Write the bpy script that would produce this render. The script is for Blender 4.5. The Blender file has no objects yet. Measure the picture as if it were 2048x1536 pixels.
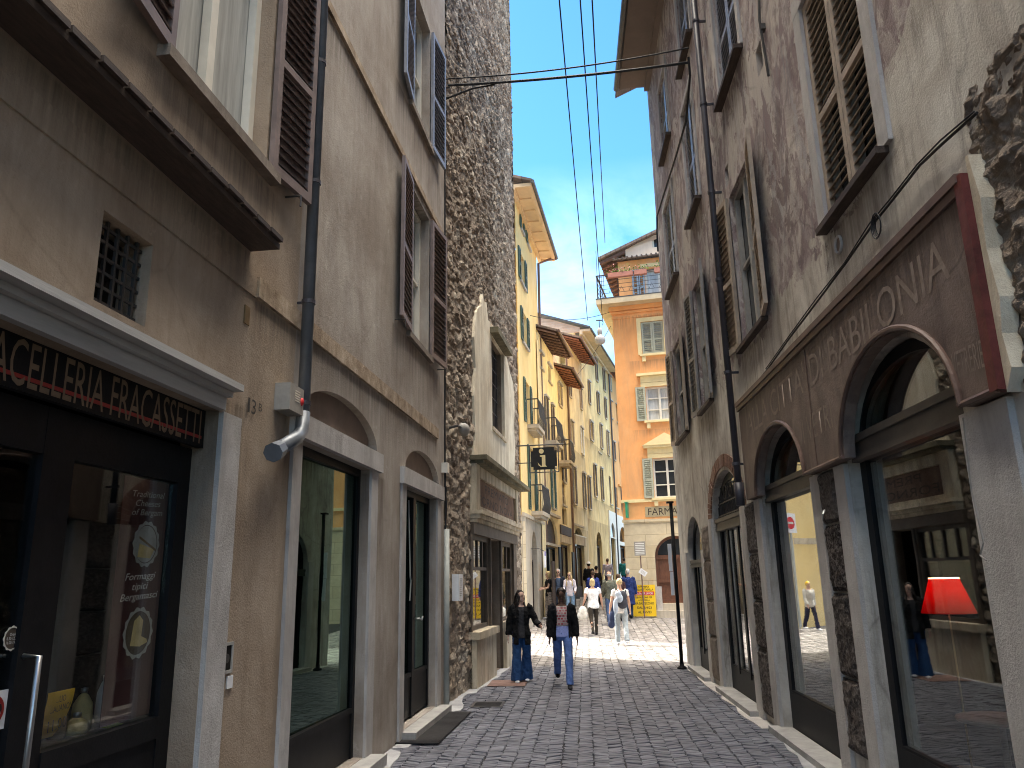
import bpy, bmesh, math, random
from mathutils import Vector, Matrix, noise
from mathutils.geometry import tessellate_polygon
R = math.radians
sin, cos, pi = math.sin, math.cos, math.pi
random.seed(11)
sc = bpy.context.scene
col = sc.collection

# ---------------------------------------------------------------- materials
def newmat(name):
    m = bpy.data.materials.new(name); m.use_nodes = True
    nt = m.node_tree; nt.nodes.clear()
    return m, nt
class NT:
    def __init__(s, nt): s.nt = nt
    def n(s, t, **kw):
        nd = s.nt.nodes.new(t)
        for k, v in kw.items():
            if k.startswith('i_'):
                key = k[2:]
                key = int(key) if key.isdigit() else key.replace('_', ' ')
                if hasattr(v, 'is_linked') or isinstance(v, bpy.types.NodeSocket): s.nt.links.new(v, nd.inputs[key])
                else: nd.inputs[key].default_value = v
            else: setattr(nd, k, v)
        return nd
    def l(s, a, b): s.nt.links.new(a, b)
def c4(c): return (c[0], c[1], c[2], 1.0)
def mix(T, f, a, b, mode='MIX'):
    nd = T.n('ShaderNodeMix', data_type='RGBA', blend_type=mode)
    for k, v in ((0, f), (6, a), (7, b)):
        if isinstance(v, bpy.types.NodeSocket): T.l(v, nd.inputs[k])
        else: nd.inputs[k].default_value = v if k == 0 else c4(v)
    return nd.outputs[2]
def ramp(T, f, stops):
    nd = T.n('ShaderNodeValToRGB'); T.l(f, nd.inputs[0])
    el = nd.color_ramp.elements
    while len(el) < len(stops): el.new(.5)
    for e, (p, c) in zip(el, stops): e.position = p; e.color = c4(c) if not isinstance(c, float) else (c, c, c, 1)
    return nd.outputs[0]
def coords(T, scale=(1, 1, 1), rot=(0, 0, 0)):
    tc = T.n('ShaderNodeTexCoord'); mp = T.n('ShaderNodeMapping')
    mp.inputs['Scale'].default_value = scale; mp.inputs['Rotation'].default_value = rot
    T.l(tc.outputs['Object'], mp.inputs[0]); return mp.outputs[0]
def noi(T, vec, scale, detail=6, rough=.6, dist=0):
    nd = T.n('ShaderNodeTexNoise'); T.l(vec, nd.inputs['Vector'])
    nd.inputs['Scale'].default_value = scale; nd.inputs['Detail'].default_value = detail
    nd.inputs['Roughness'].default_value = rough; nd.inputs['Distortion'].default_value = dist
    return nd.outputs['Fac']
def finish(T, colour, rough=.85, spec=.3, bump=None, bstr=.4, bdist=.02, metal=0, **kw):
    b = T.n('ShaderNodeBsdfPrincipled')
    if isinstance(colour, bpy.types.NodeSocket): T.l(colour, b.inputs['Base Color'])
    else: b.inputs['Base Color'].default_value = c4(colour)
    if isinstance(rough, bpy.types.NodeSocket): T.l(rough, b.inputs['Roughness'])
    else: b.inputs['Roughness'].default_value = rough
    b.inputs['Specular IOR Level'].default_value = spec
    b.inputs['Metallic'].default_value = metal
    for k, v in kw.items(): b.inputs[k.replace('_', ' ')].default_value = v
    if bump is not None:
        bp = T.n('ShaderNodeBump'); bp.inputs['Strength'].default_value = bstr; bp.inputs['Distance'].default_value = bdist
        T.l(bump, bp.inputs['Height']); T.l(bp.outputs[0], b.inputs['Normal'])
    o = T.n('ShaderNodeOutputMaterial'); T.l(b.outputs[0], o.inputs[0]); return b

def plaster(name, ca, cb, cc, stain, scale=.7, bstr=.5, streak=.5, spots=.35, rough=.9, spec=.2, drips=(), crack=.0, split=None):
    """old lime plaster: three mottled tones, vertical rain streaks, chips"""
    m, nt = newmat(name); T = NT(nt)
    v = coords(T)
    a = noi(T, v, scale, 8, .65, .4)
    c = ramp(T, a, [(.30, ca), (.52, cb), (.72, cc)])
    st = noi(T, coords(T, (1.9, 1.9, .34)), 1.5, 8, .74, .8)
    c = mix(T, ramp(T, st, [(.44, 0.0), (.66, streak)]), c, stain)
    sp = noi(T, v, 5.5, 9, .75, .6)
    c = mix(T, ramp(T, sp, [(.60, 0.0), (.70, spots)]), c, tuple(min(1, x * 1.35 + .02) for x in cc))
    sp2 = noi(T, v, 11, 5, .7, .2)
    c = mix(T, ramp(T, sp2, [(.60, 0.0), (.72, spots)]), c, stain)
    if split:   # two coats of paint meet at this x
        tcs = T.n('ShaderNodeTexCoord'); sps = T.n('ShaderNodeSeparateXYZ'); T.l(tcs.outputs['Object'], sps.inputs[0])
        c = mix(T, ramp(T, mth(T, 'MULTIPLY_ADD', sps.outputs[0], 8.0, .5 - 8 * split[0], True), [(.4, 1.0), (.6, 0.0)]), c, mix(T, 1.0, c, split[1], 'MULTIPLY'))
    c = weather(T, v, c, stain, drips, crack)
    fine = noi(T, v, 60, 4, .7)
    mid = noi(T, v, 3.2, 8, .72, .5)
    h = mix(T, .35, mid, fine)
    finish(T, c, rough, spec, h, bstr, .03)
    return m

def mth(T, op, a, b=None, c=None, clamp=False):
    nd = T.n('ShaderNodeMath', operation=op, use_clamp=clamp)
    for i, q in enumerate((a, b, c)):
        if q is None: continue
        if isinstance(q, bpy.types.NodeSocket): T.l(q, nd.inputs[i])
        else: nd.inputs[i].default_value = q
    return nd.outputs[0]
def weather(T, v, c, stain, drips, crack):
    """water runs below sills, gutters and ledges (x0, x1, top, length), and a net of fine cracks"""
    if drips:
        tc = T.n('ShaderNodeTexCoord'); sp = T.n('ShaderNodeSeparateXYZ'); T.l(tc.outputs['Object'], sp.inputs[0])
        run = noi(T, coords(T, (9, 3, .35)), 1.5, 6, .7, .2)
        run = ramp(T, run, [(.36, 0.0), (.62, 1.0)])
        for x0, x1, zt, ln in drips:
            cx, hw = (x0 + x1) / 2, (x1 - x0) / 2
            mx = mth(T, 'MULTIPLY_ADD', mth(T, 'ABSOLUTE', mth(T, 'SUBTRACT', sp.outputs[0], cx)), -1 / .12, hw / .12 + .5, True)
            mz = mth(T, 'MULTIPLY_ADD', mth(T, 'SUBTRACT', zt, sp.outputs[2]), -1 / ln, 1.0, True)
            top = mth(T, 'MULTIPLY_ADD', mth(T, 'SUBTRACT', zt, sp.outputs[2]), 30.0, 0.0, True)
            f = mth(T, 'MULTIPLY', mth(T, 'MULTIPLY', mth(T, 'MULTIPLY', mx, mz), top), run)
            c = mix(T, mth(T, 'MULTIPLY', f, .75), c, tuple(q * .7 for q in stain))
    if crack:
        vo = T.n('ShaderNodeTexVoronoi', feature='DISTANCE_TO_EDGE'); vo.inputs['Scale'].default_value = .75
        wp = T.n('ShaderNodeMix', data_type='RGBA'); wp.inputs[0].default_value = .16; nz = T.n('ShaderNodeTexNoise'); nz.inputs['Scale'].default_value = 2.6; nz.inputs['Detail'].default_value = 7; T.l(v, nz.inputs['Vector'])
        T.l(v, wp.inputs[6]); T.l(nz.outputs['Color'], wp.inputs[7]); T.l(wp.outputs[2], vo.inputs['Vector'])
        ln = ramp(T, vo.outputs['Distance'], [(.0, 1.0), (.011, 0.0)])
        gate = ramp(T, noi(T, v, .8, 3, .5), [(.48, 0.0), (.58, crack)])
        c = mix(T, mth(T, 'MULTIPLY', ln, gate), c, tuple(q * .5 for q in stain))
    return c
def fresco(name):
    """weathered facade painting: purple brown paint, pale scratches and bare plaster"""
    m, nt = newmat(name); T = NT(nt)
    v = coords(T)
    a = noi(T, v, .9, 8, .7, .8)
    c = ramp(T, a, [(.30, (.25, .195, .18)), (.48, (.39, .33, .305)), (.60, (.54, .48, .43)), (.76, (.66, .62, .56))])
    d1 = noi(T, coords(T, (1.6, 3, .8), (0, R(28), 0)), 1.5, 9, .72, .9)
    c = mix(T, ramp(T, d1, [(.47, 0.0), (.53, .85)]), c, (.245, .185, .185))
    for rot, sc_, th_, cl_ in ((34, 1.5, .64, (.52, .46, .42)), (-42, .9, .66, (.15, .11, .115)), (14, .7, .70, (.40, .38, .38))):
        wv = T.n('ShaderNodeTexWave', wave_type='BANDS', bands_direction='X'); T.l(coords(T, (1, 1, 1), (0, R(rot), 0)), wv.inputs['Vector'])
        wv.inputs['Scale'].default_value = sc_; wv.inputs['Distortion'].default_value = 9.0; wv.inputs['Detail'].default_value = 6; wv.inputs['Detail Scale'].default_value = 2.2; wv.inputs['Detail Roughness'].default_value = .7
        gate = ramp(T, noi(T, v, .55 + rot * .003, 4, .6, .5), [(.50, 0.0), (.60, .6)])
        c = mix(T, mth(T, 'MULTIPLY', ramp(T, wv.outputs['Fac'], [(th_, 0.0), (th_ + .14, 1.0)]), gate), c, cl_)
    pe = noi(T, coords(T, (1, 1, .7)), 1.0, 9, .66, .9)
    c = mix(T, ramp(T, pe, [(.555, 0.0), (.57, .8)]), c, (.52, .475, .42))
    pd = noi(T, coords(T, (1, 1, .8), (0, 0, R(40))), 1.3, 9, .68, .7)
    c = mix(T, ramp(T, pd, [(.585, 0.0), (.60, .75)]), c, (.18, .135, .13))
    d2 = noi(T, coords(T, (3.2, 3, .9), (0, R(-14), 0)), 2.1, 9, .78, 1.2)
    c = mix(T, ramp(T, d2, [(.58, 0.0), (.63, .8)]), c, (.54, .49, .44))
    d4 = noi(T, coords(T, (4, 3, .35), (0, R(6), 0)), 1.4, 9, .75, .8)
    c = mix(T, ramp(T, d4, [(.52, 0.0), (.66, .6)]), c, (.24, .235, .245))
    tc = T.n('ShaderNodeTexCoord'); sep = T.n('ShaderNodeSeparateXYZ'); T.l(tc.outputs['Object'], sep.inputs[0])
    edge = noi(T, v, 1.1, 7, .7, .6)
    mul = T.n('ShaderNodeMath', operation='MULTIPLY_ADD'); T.l(edge, mul.inputs[0]); mul.inputs[1].default_value = 2.6; mul.inputs[2].default_value = -1.3
    ad = T.n('ShaderNodeMath', operation='ADD'); T.l(mul.outputs[0], ad.inputs[0]); T.l(sep.outputs[2], ad.inputs[1])
    rise = mth(T, 'MULTIPLY', mth(T, 'SUBTRACT', sep.outputs[0], 11.9), .62, None, True)
    low = ramp(T, T_div(T, mth(T, 'MULTIPLY_ADD', rise, -.85, ad.outputs[0]), 10.), [(.494, 1.0), (.500, 0.0)])
    b = noi(T, v, 1.3, 8, .65, .4)
    bare = ramp(T, b, [(.30, (.31, .265, .225)), (.50, (.53, .49, .43)), (.70, (.70, .67, .61))])
    stn = noi(T, coords(T, (2.5, 2.5, .3)), 2.2, 7, .7)
    bare = mix(T, ramp(T, stn, [(.5, 0.0), (.68, .6)]), bare, (.14, .11, .09))
    c = mix(T, low, c, bare)
    c = weather(T, v, c, (.15, .12, .10), RH_DRIPS, .35)
    ch = noi(T, v, 6, 9, .78, .6)
    c = mix(T, ramp(T, ch, [(.64, 0.0), (.68, .8)]), c, (.58, .55, .50))
    h = mix(T, .4, noi(T, v, 3, 9, .75, .6), noi(T, v, 50, 4, .7))
    finish(T, c, .9, .2, h, .5, .04)
    return m
def T_div(T, s, k):
    nd = T.n('ShaderNodeMath', operation='DIVIDE'); T.l(s, nd.inputs[0]); nd.inputs[1].default_value = k; return nd.outputs[0]

def island_stone(name, stops, bscale=14, bstr=.8, rough=.92, vein=.5, spec=.2, bdist=.03, vs=4.5, lighter=False):
    """stones that each take their own tone"""
    m, nt = newmat(name); T = NT(nt)
    g = T.n('ShaderNodeNewGeometry')
    v = coords(T)
    r = g.outputs['Random Per Island']
    c = ramp(T, r, stops)
    n1 = noi(T, v, vs, 9, .75, .5)
    c = mix(T, ramp(T, n1, [(.46 if vs > 9 else .40, 0.0), (.60 if vs > 9 else .68, vein)]), c, stops[-1][1])
    n3 = noi(T, v, vs * .7, 6, .7)
    c = mix(T, ramp(T, n3, [(.48, 0.0), (.68, vein)]), c, stops[0][1])
    if lighter:   # sunlight painted in: stones of the little square beyond the alley are whitened
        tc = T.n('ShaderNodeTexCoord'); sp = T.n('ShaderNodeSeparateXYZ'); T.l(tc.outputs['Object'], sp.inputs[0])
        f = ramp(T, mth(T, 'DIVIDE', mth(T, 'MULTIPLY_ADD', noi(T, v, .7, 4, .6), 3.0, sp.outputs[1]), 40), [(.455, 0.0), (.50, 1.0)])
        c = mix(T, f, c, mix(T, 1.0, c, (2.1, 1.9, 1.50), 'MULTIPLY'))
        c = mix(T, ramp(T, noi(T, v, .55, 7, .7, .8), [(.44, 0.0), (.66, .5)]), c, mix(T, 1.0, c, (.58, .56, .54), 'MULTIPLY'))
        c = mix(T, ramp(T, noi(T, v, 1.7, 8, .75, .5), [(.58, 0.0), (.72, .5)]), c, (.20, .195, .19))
    h = mix(T, .5, noi(T, v, bscale, 9, .8), noi(T, v, bscale * 3.5, 5, .7))
    finish(T, c, rough, spec, h, bstr, bdist)
    return m

def tone_stone(name, stops, mortar, bstr=1.0, bscale=16, bdist=.05):
    """masonry whose stones carry their own tone in the mesh attribute 'tone' (joint = 0)"""
    m, nt = newmat(name); T = NT(nt); v = coords(T)
    at = T.n('ShaderNodeAttribute', attribute_name='tone'); jt = T.n('ShaderNodeAttribute', attribute_name='joint')
    c = ramp(T, at.outputs['Fac'], stops)
    n1 = noi(T, v, 5, 9, .78, .5); c = mix(T, ramp(T, n1, [(.42, 0.0), (.66, .55)]), c, stops[-1][1])
    n2 = noi(T, v, 2.6, 8, .75, .4); c = mix(T, ramp(T, n2, [(.46, 0.0), (.66, .6)]), c, stops[0][1])
    n4 = noi(T, v, .35, 5, .6, .4); c = mix(T, ramp(T, n4, [(.42, 0.0), (.62, .55)]), c, stops[1][1])
    jn = mth(T, 'MULTIPLY_ADD', noi(T, v, 9, 6, .7), .6, -.3); jf = mth(T, 'ADD', jt.outputs['Fac'], jn, None, True)
    c = mix(T, ramp(T, jf, [(.35, 0.0), (.62, 1.0)]), c, mortar)
    h = mix(T, .5, noi(T, v, bscale, 9, .8), noi(T, v, bscale * 3.5, 5, .7))
    finish(T, c, .93, .2, h, bstr, bdist); return m
def plain(name, c, rough=.5, spec=.4, var=.25, scale=6, bstr=.15, metal=0, stretch=(1, 1, 1), bdist=.01, **kw):
    m, nt = newmat(name); T = NT(nt)
    v = coords(T, stretch)
    n1 = noi(T, v, scale, 7, .65, .3)
    lo = tuple(x * (1 - var) for x in c); hi = tuple(min(1, x * (1 + var)) for x in c)
    cc = ramp(T, n1, [(.3, lo), (.7, hi)])
    finish(T, cc, rough, spec, noi(T, v, scale * 6, 5, .7), bstr, bdist, metal, **kw)
    return m

def brickmat(name, ca, cb, mortar, sc_, bw=.25, bh=.07, bstr=.6, rough=.9, msize=.012):
    m, nt = newmat(name); T = NT(nt)
    v = coords(T, (1, 1, 1), (R(90), 0, 0)) if sc_ == 'wall' else coords(T)
    b = T.n('ShaderNodeTexBrick'); T.l(v, b.inputs['Vector'])
    b.inputs['Scale'].default_value = 1; b.inputs['Brick Width'].default_value = bw; b.inputs['Row Height'].default_value = bh
    b.inputs['Mortar Size'].default_value = msize; b.inputs['Mortar Smooth'].default_value = .3
    b.inputs['Color1'].default_value = c4(ca); b.inputs['Color2'].default_value = c4(cb); b.inputs['Mortar'].default_value = c4(mortar)
    n1 = noi(T, coords(T), 3, 8, .7)
    c = mix(T, ramp(T, n1, [(.4, 0.0), (.7, .55)]), b.outputs['Color'], mortar)
    inv = T.n('ShaderNodeMath', operation='SUBTRACT'); inv.inputs[0].default_value = 1; T.l(b.outputs['Fac'], inv.inputs[1])
    h = mix(T, .3, inv.outputs[0], noi(T, coords(T), 25, 6, .7))
    finish(T, c, rough, .2, h, bstr, .02)
    return m

def glassmat(name, tint=(.55, .6, .58), ior=.06, rough=.0, refl=(1, 1, 1)):
    m, nt = newmat(name); T = NT(nt)
    lw_ = T.n('ShaderNodeLayerWeight'); lw_.inputs[0].default_value = .5
    pw = T.n('ShaderNodeMath', operation='POWER'); T.l(lw_.outputs['Facing'], pw.inputs[0]); pw.inputs[1].default_value = 4.0
    fr = T.n('ShaderNodeMath', operation='MULTIPLY_ADD', use_clamp=True); T.l(pw.outputs[0], fr.inputs[0]); fr.inputs[1].default_value = 1 - ior; fr.inputs[2].default_value = ior
    tr = T.n('ShaderNodeBsdfTransparent'); tr.inputs[0].default_value = c4(tint)
    gl = T.n('ShaderNodeBsdfGlossy'); gl.inputs[0].default_value = c4(refl); gl.inputs['Roughness'].default_value = rough
    mx = T.n('ShaderNodeMixShader'); T.l(fr.outputs[0], mx.inputs[0]); T.l(tr.outputs[0], mx.inputs[1]); T.l(gl.outputs[0], mx.inputs[2])
    wob = noi(T, coords(T), 1.2, 2, .5)
    bp = T.n('ShaderNodeBump'); bp.inputs['Strength'].default_value = .03; bp.inputs['Distance'].default_value = .02
    T.l(wob, bp.inputs['Height']); T.l(bp.outputs[0], gl.inputs['Normal'])
    o = T.n('ShaderNodeOutputMaterial'); T.l(mx.outputs[0], o.inputs[0])
    return m
def emit(name, c, s):
    m, nt = newmat(name); T = NT(nt)
    finish(T, c, .8, .1, Emission_Color=c4(c), Emission_Strength=s); return m

M = {}
RH_DRIPS = tuple((17.8 - b_, 17.8 - a_, z_, l_) for a_, b_, z_, l_ in ((5.1, 6.8, 4.85, .8), (8.7, 10.6, 4.78, .7), (12.4, 13.9, 4.6, .9), (15.1, 16.9, 4.6, .9), (8.6, 10.3, 8.45, 1.3), (12.0, 13.5, 8.1, 1.3), (15, 16.6, 7.88, 1.3), (4.2, 17.6, 13.95, 1.2), (10.4, 10.9, 9, 4)))
M['plaster_left'] = plaster('brown grey plaster', (.25, .205, .168), (.385, .342, .30), (.49, .452, .412), (.17, .135, .108), .75, .6, .36, .30, drips=((4.0, 5.9, 4.98, .7), (9.4, 12.2, 5.05, .95), (9.3, 12.1, 8.58, 1.2), (6.2, 6.7, 7.5, 3.2), (6.6, 12.2, 7.52, .6), (5.6, 12, 3.98, .55), (5.0, 5.6, 3.12, 1.6), (2.0, 5.5, 4.3, .5), (6.3, 9.2, 3.03, 1.2)), crack=.15, split=(6.42, (.97, .86, .74)))
M['plaster_frame'] = plaster('grey stone trim', (.38, .36, .345), (.49, .47, .455), (.59, .57, .555), (.24, .22, .205), 1.6, .5, .5, .3)
M['fresco'] = fresco('frescoed plaster')
M['patch'] = plaster('pale lime patch', (.60, .50, .36), (.76, .68, .53), (.84, .78, .64), (.38, .30, .21), 1.1, .5, .7, .3)
M['shopstone'] = plaster('pale carved stone', (.48, .39, .27), (.62, .53, .39), (.72, .64, .50), (.24, .19, .14), 1.6, .5, .8, .3)
M['yellow'] = plaster('yellow plaster', (.80, .58, .24), (.88, .67, .31), (.92, .74, .40), (.62, .44, .22), .5, .2, .35, .15)
M['cream'] = plaster('cream plaster', (.76, .62, .36), (.86, .72, .43), (.90, .79, .52), (.48, .37, .22), .6, .3, .6, .2)
M['cream2'] = plaster('straw plaster', (.64, .53, .31), (.80, .69, .44), (.88, .79, .54), (.36, .28, .17), .6, .3, .6, .3, drips=((0, 8, 13.6, 1.2), (0, 8, 8.3, 1.4), (0, 8, 5.4, 1.6), (0, 8, 4.3, 3.5)))
M['straw'] = plaster('lemon grey plaster', (.60, .44, .21), (.84, .655, .32), (.92, .76, .42), (.32, .215, .12), .5, .35, .7, .3, drips=((0, 9.8, 15.5, 1), (0, 9.8, 9.6, 1.3), (0, 9.8, 6.3, 2.2), (0, 9.8, 5.0, 4)))
M['orange_row'] = plaster('faded orange plaster', (.70, .36, .14), (.82, .44, .17), (.86, .52, .24), (.52, .32, .18), .6, .3, .5, .2)
M['orange'] = plaster('orange plaster', (.76, .34, .13), (.86, .43, .175), (.88, .51, .25), (.62, .34, .18), .6, .25, .55, .22, drips=((0, 8.5, 12.1, 1.0), (.6, 2.7, 10.2, .8), (.6, 2.7, 7.4, .7)))
M['pink'] = plaster('pale pink plaster', (.78, .60, .45), (.84, .68, .53), (.88, .74, .60), (.62, .48, .36), .6, .2, .3, .15)
M['trim_yellow'] = plain('pale yellow trim', (.82, .68, .38), .8, .2, .1, 3)
M['ashlar'] = brickmat('cream rusticated stone', (.64, .54, .36), (.70, .60, .42), (.46, .37, .25), 'wall', 1.6, .42, .5, .85, .012)
M['greystone'] = plaster('grey base stone', (.42, .37, .29), (.52, .46, .37), (.60, .54, .44), (.30, .25, .19), 1, .4, .5, .3)
M['tower'] = island_stone('tower rubble', [(0, (.13, .10, .078)), (1, (.60, .53, .44))], 12, 1.0, bdist=.05)
M['tower'] = tone_stone('tower rubble', [(0, (.125, .09, .065)), (.3, (.23, .172, .127)), (.55, (.34, .272, .205)), (.8, (.47, .39, .305)), (1, (.68, .60, .49))], (.36, .30, .24))
M['rubble'] = tone_stone('brown rubble', [(0, (.14, .10, .078)), (.4, (.26, .20, .155)), (.75, (.36, .29, .23)), (1, (.48, .42, .35))], (.34, .295, .25))
M['rubble_s'] = island_stone('brown rough blocks', [(0, (.16, .12, .095)), (.5, (.27, .22, .18)), (1, (.40, .34, .29))], 24, 1.0, bdist=.06, vein=.7, vs=12)
M['mortar'] = plaster('old mortar', (.17, .135, .10), (.25, .20, .155), (.33, .28, .225), (.12, .09, .07), 2, .8, .3, .3)
M['brick'] = island_stone('old brick', [(0, (.17, .085, .06)), (.5, (.235, .13, .09)), (1, (.32, .22, .17))], 22, .8)
M['roughpier'] = island_stone('pitted dark stone', [(0, (.04, .03, .026)), (.5, (.10, .08, .07)), (1, (.34, .295, .26))], 34, 1.0, bdist=.1, vein=.9, vs=26)
M['pier'] = plaster('grey concrete pier', (.46, .43, .405), (.56, .53, .50), (.66, .63, .60), (.22, .20, .18), 1.4, .95, .35, .3)
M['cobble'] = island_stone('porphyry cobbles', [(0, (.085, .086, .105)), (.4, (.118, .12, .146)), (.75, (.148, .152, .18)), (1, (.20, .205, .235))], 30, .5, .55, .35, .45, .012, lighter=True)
M['ground'] = brickmat('dark joint sand', (.05, .048, .05), (.06, .056, .058), (.03, .028, .028), 'floor', .2, .1, .5)
M['cement'] = plaster('pale cement strip', (.30, .30, .31), (.40, .40, .41), (.50, .50, .51), (.18, .18, .19), 2.5, .5, .2, .4)
M['step'] = plain('worn step stone', (.36, .35, .335), .75, .3, .25, 4, .3)
M['fascia'] = plaster('rusty painted sheet', (.135, .097, .082), (.195, .145, .122), (.27, .215, .18), (.085, .06, .052), 1.6, .4, .8, .3, .6, .35, drips=((7.4, 13.6, 4.0, .5),), crack=.4)
M['fascia_text'] = plain('faded lettering', (.275, .222, .185), .8, .2, .25, 9)
M['red_post'] = plain('dark red painted iron', (.13, .032, .028), .5, .35, .5, 5)
M['mould'] = plain('brown moulding', (.13, .08, .062), .5, .4, .3, 5)
M['louvre'] = plain('purple brown shutter paint', (.20, .155, .145), .55, .4, .25, 5)
M['louvre_tan'] = plain('weathered tan shutter wood', (.37, .30, .235), .7, .3, .25, 5)
M['louvre_grey'] = plain('grey shutter paint', (.25, .235, .225), .55, .4, .25, 5)
M['sill_dark'] = plaster('weathered sill', (.17, .14, .115), (.25, .21, .175), (.34, .295, .25), (.10, .08, .065), 3, .5, .5, .3)
M['transom'] = plain('dark grey brown transom', (.085, .075, .068), .5, .4, .25, 4)
M['louvre_sky_tint'] = plain('louvre paint tinted with sky blue', (.24, .25, .285), .4, .5, .25, 5)  # sky reflection on the upper louvres, put into the paint as blue
M['louvre_green'] = plain('dark green shutters', (.06, .115, .095), .5, .4, .25, 5)
M['louvre_sage'] = plain('sage grey shutters', (.42, .43, .34), .6, .3, .15, 5)
M['louvre_brown'] = plain('grey brown shutters', (.16, .125, .095), .6, .3, .25, 5)
M['louvre_blue'] = plain('blue grey shutters', (.22, .30, .38), .6, .3, .2, 5)
M['frame_white'] = plain('off white window frame', (.72, .69, .61), .5, .4, .08, 5)
M['frame_grey'] = plain('grey wood frame', (.33, .31, .28), .6, .3, .2, 5)
M['dark'] = plain('black metal', (.010, .010, .0115), .5, .16, .3, 8)
M['iron'] = plain('wrought iron', (.045, .04, .038), .5, .5, .3, 12)
M['darkwood'] = plain('dark brown timber', (.06, .042, .034), .7, .3, .4, 6, .4, stretch=(1, 6, 6))
M['rafter'] = plain('red brown rafters', (.30, .13, .085), .75, .3, .3, 6)
M['boards'] = plain('dark eaves boards', (.05, .026, .02), .9, .1, .3, 6)
M['rafter_dark'] = plain('dark rafters', (.20, .125, .105), .8, .3, .3, 6)
M['doorwood'] = plain('brown door wood', (.15, .062, .035), .55, .4, .3, 5, .2, stretch=(5, 5, 1))
M['pipe'] = plain('blue grey pipe', (.15, .165, .185), .42, .5, .2, 5, metal=.3)
M['pipe_dark'] = plain('dark violet pipe', (.05, .046, .056), .45, .5, .25, 5)
M['pipe_pale'] = plain('pale green grey pipe', (.36, .38, .36), .5, .4, .15, 5)
M['copper'] = plain('brown copper pipe', (.15, .09, .07), .5, .4, .2, 5)
M['lunette'] = plain('brown tympanum paint', (.20, .155, .13), .75, .3, .2, 3)
M['string'] = plaster('speckled stone band', (.22, .16, .11), (.42, .33, .24), (.58, .48, .38), (.14, .09, .055), 5, .6, .6, .5)
M['wood_white'] = plain('grey white painted timber', (.46, .45, .435), .6, .3, .15, 3, .3, stretch=(.5, 4, 6))
M['glass'] = glassmat('shop glass', (.93, .95, .94), .045)
M['glass_green'] = glassmat('dark greenish shop glass', (.38, .52, .47), .05, refl=(.62, .80, .72))
M['glass_r'] = glassmat('shop glass reflective', (.80, .84, .83), .085)
M['glass_clear'] = glassmat('thin clear glass', (.8, .84, .82), .05)
M['pane'] = plain('dark window pane', (.035, .04, .045), .06, .6, .3, 1.2, 0)
M['pane_sky'] = plain('curtained pane', (.50, .52, .52), .12, .7, .3, 2.5, 0, stretch=(5, 1, .6))
M['curtain'] = plain('grey net curtain', (.40, .41, .40), .35, .5, .3, 2.5, 0, stretch=(9, 1, .5))
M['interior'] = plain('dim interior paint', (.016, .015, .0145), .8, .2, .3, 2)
M['interior_wood'] = plain('dim interior panelling', (.10, .075, .055), .6, .3, .3, 4)
M['interior_ochre'] = plain('ochre interior wall', (.34, .25, .10), .8, .2, .2, 2)
M['roof'] = brickmat('grey brown roof tiles', (.20, .155, .13), (.28, .21, .17), (.10, .08, .07), 'floor', .22, .4, 1.0)
M['soffit'] = plain('brown painted soffit', (.21, .17, .15), .8, .2, .12, 2)
M['soffit_cream'] = plain('cream soffit', (.80, .62, .40), .8, .2, .1, 2)
M['soffit_stone'] = plain('stone eaves', (.62, .52, .36), .8, .2, .15, 2)
M['gutter'] = plain('grey gutter metal', (.10, .10, .105), .4, .5, .15, 4, metal=.4)
M['rubble_pale'] = brickmat('pale rubble gable', (.62, .46, .34), (.50, .36, .26), (.66, .56, .44), 'wall', .3, .16, .8)
M['lamp_grey'] = plain('pale grey lamp enamel', (.44, .43, .42), .4, .4, .1, 6)
M['white'] = plain('white enamel', (.68, .64, .56), .45, .4, .06, 6)
M['paper'] = plain('white paper', (.82, .83, .86), .7, .2, .05, 6)
M['black_text'] = plain('black lettering', (.02, .02, .02), .6, .3, .2, 6)
M['white_text'] = plain('white lettering', (.80, .80, .78), .6, .3, .06, 6)
M['gold_text'] = plain('dull gold lettering', (.20, .135, .085), .6, .4, .2, 6)
M['red'] = plain('red paint', (.62, .03, .03), .5, .4, .12, 6)
M['dull_red'] = plain('dark red band', (.30, .025, .022), .5, .4, .12, 6)
M['signyellow'] = plain('yellow notice paint', (.90, .58, .02), .55, .4, .05, 4)
M['card'] = plain('yellow card', (.80, .50, .03), .6, .3, .06, 6)
M['wine'] = plain('wine red poster', (.055, .010, .013), .35, .5, .2, 4)
M['green'] = plain('green pharmacy plastic', (.02, .30, .16), .4, .5, .1, 5)
M['cheese'] = plain('pale cheese', (.62, .48, .22), .6, .3, .25, 8)
M['cheese_dark'] = plain('rind brown', (.20, .13, .06), .6, .3, .25, 8)
M['grey_print'] = plain('grey print', (.42, .42, .40), .5, .3, .2, 5)
M['alu'] = plain('brushed metal', (.50, .50, .50), .3, .5, .1, 12, metal=.9)
M['cable'] = plain('black cable', (.018, .018, .02), .6, .3, .2, 5)
def shademat():
    m, nt = newmat('glowing red lampshade'); T = NT(nt)
    tl = T.n('ShaderNodeBsdfTranslucent'); tl.inputs[0].default_value = (.9, .012, .006, 1)
    df = T.n('ShaderNodeBsdfDiffuse'); df.inputs[0].default_value = (.75, .012, .008, 1)
    em = T.n('ShaderNodeEmission'); em.inputs[0].default_value = (1, .004, .002, 1); em.inputs[1].default_value = .02
    a = T.n('ShaderNodeMixShader'); a.inputs[0].default_value = .4; T.l(tl.outputs[0], a.inputs[1]); T.l(df.outputs[0], a.inputs[2])
    b = T.n('ShaderNodeAddShader'); T.l(a.outputs[0], b.inputs[0]); T.l(em.outputs[0], b.inputs[1])
    o = T.n('ShaderNodeOutputMaterial'); T.l(b.outputs[0], o.inputs[0]); return m
M['lampshade'] = shademat()
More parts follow.
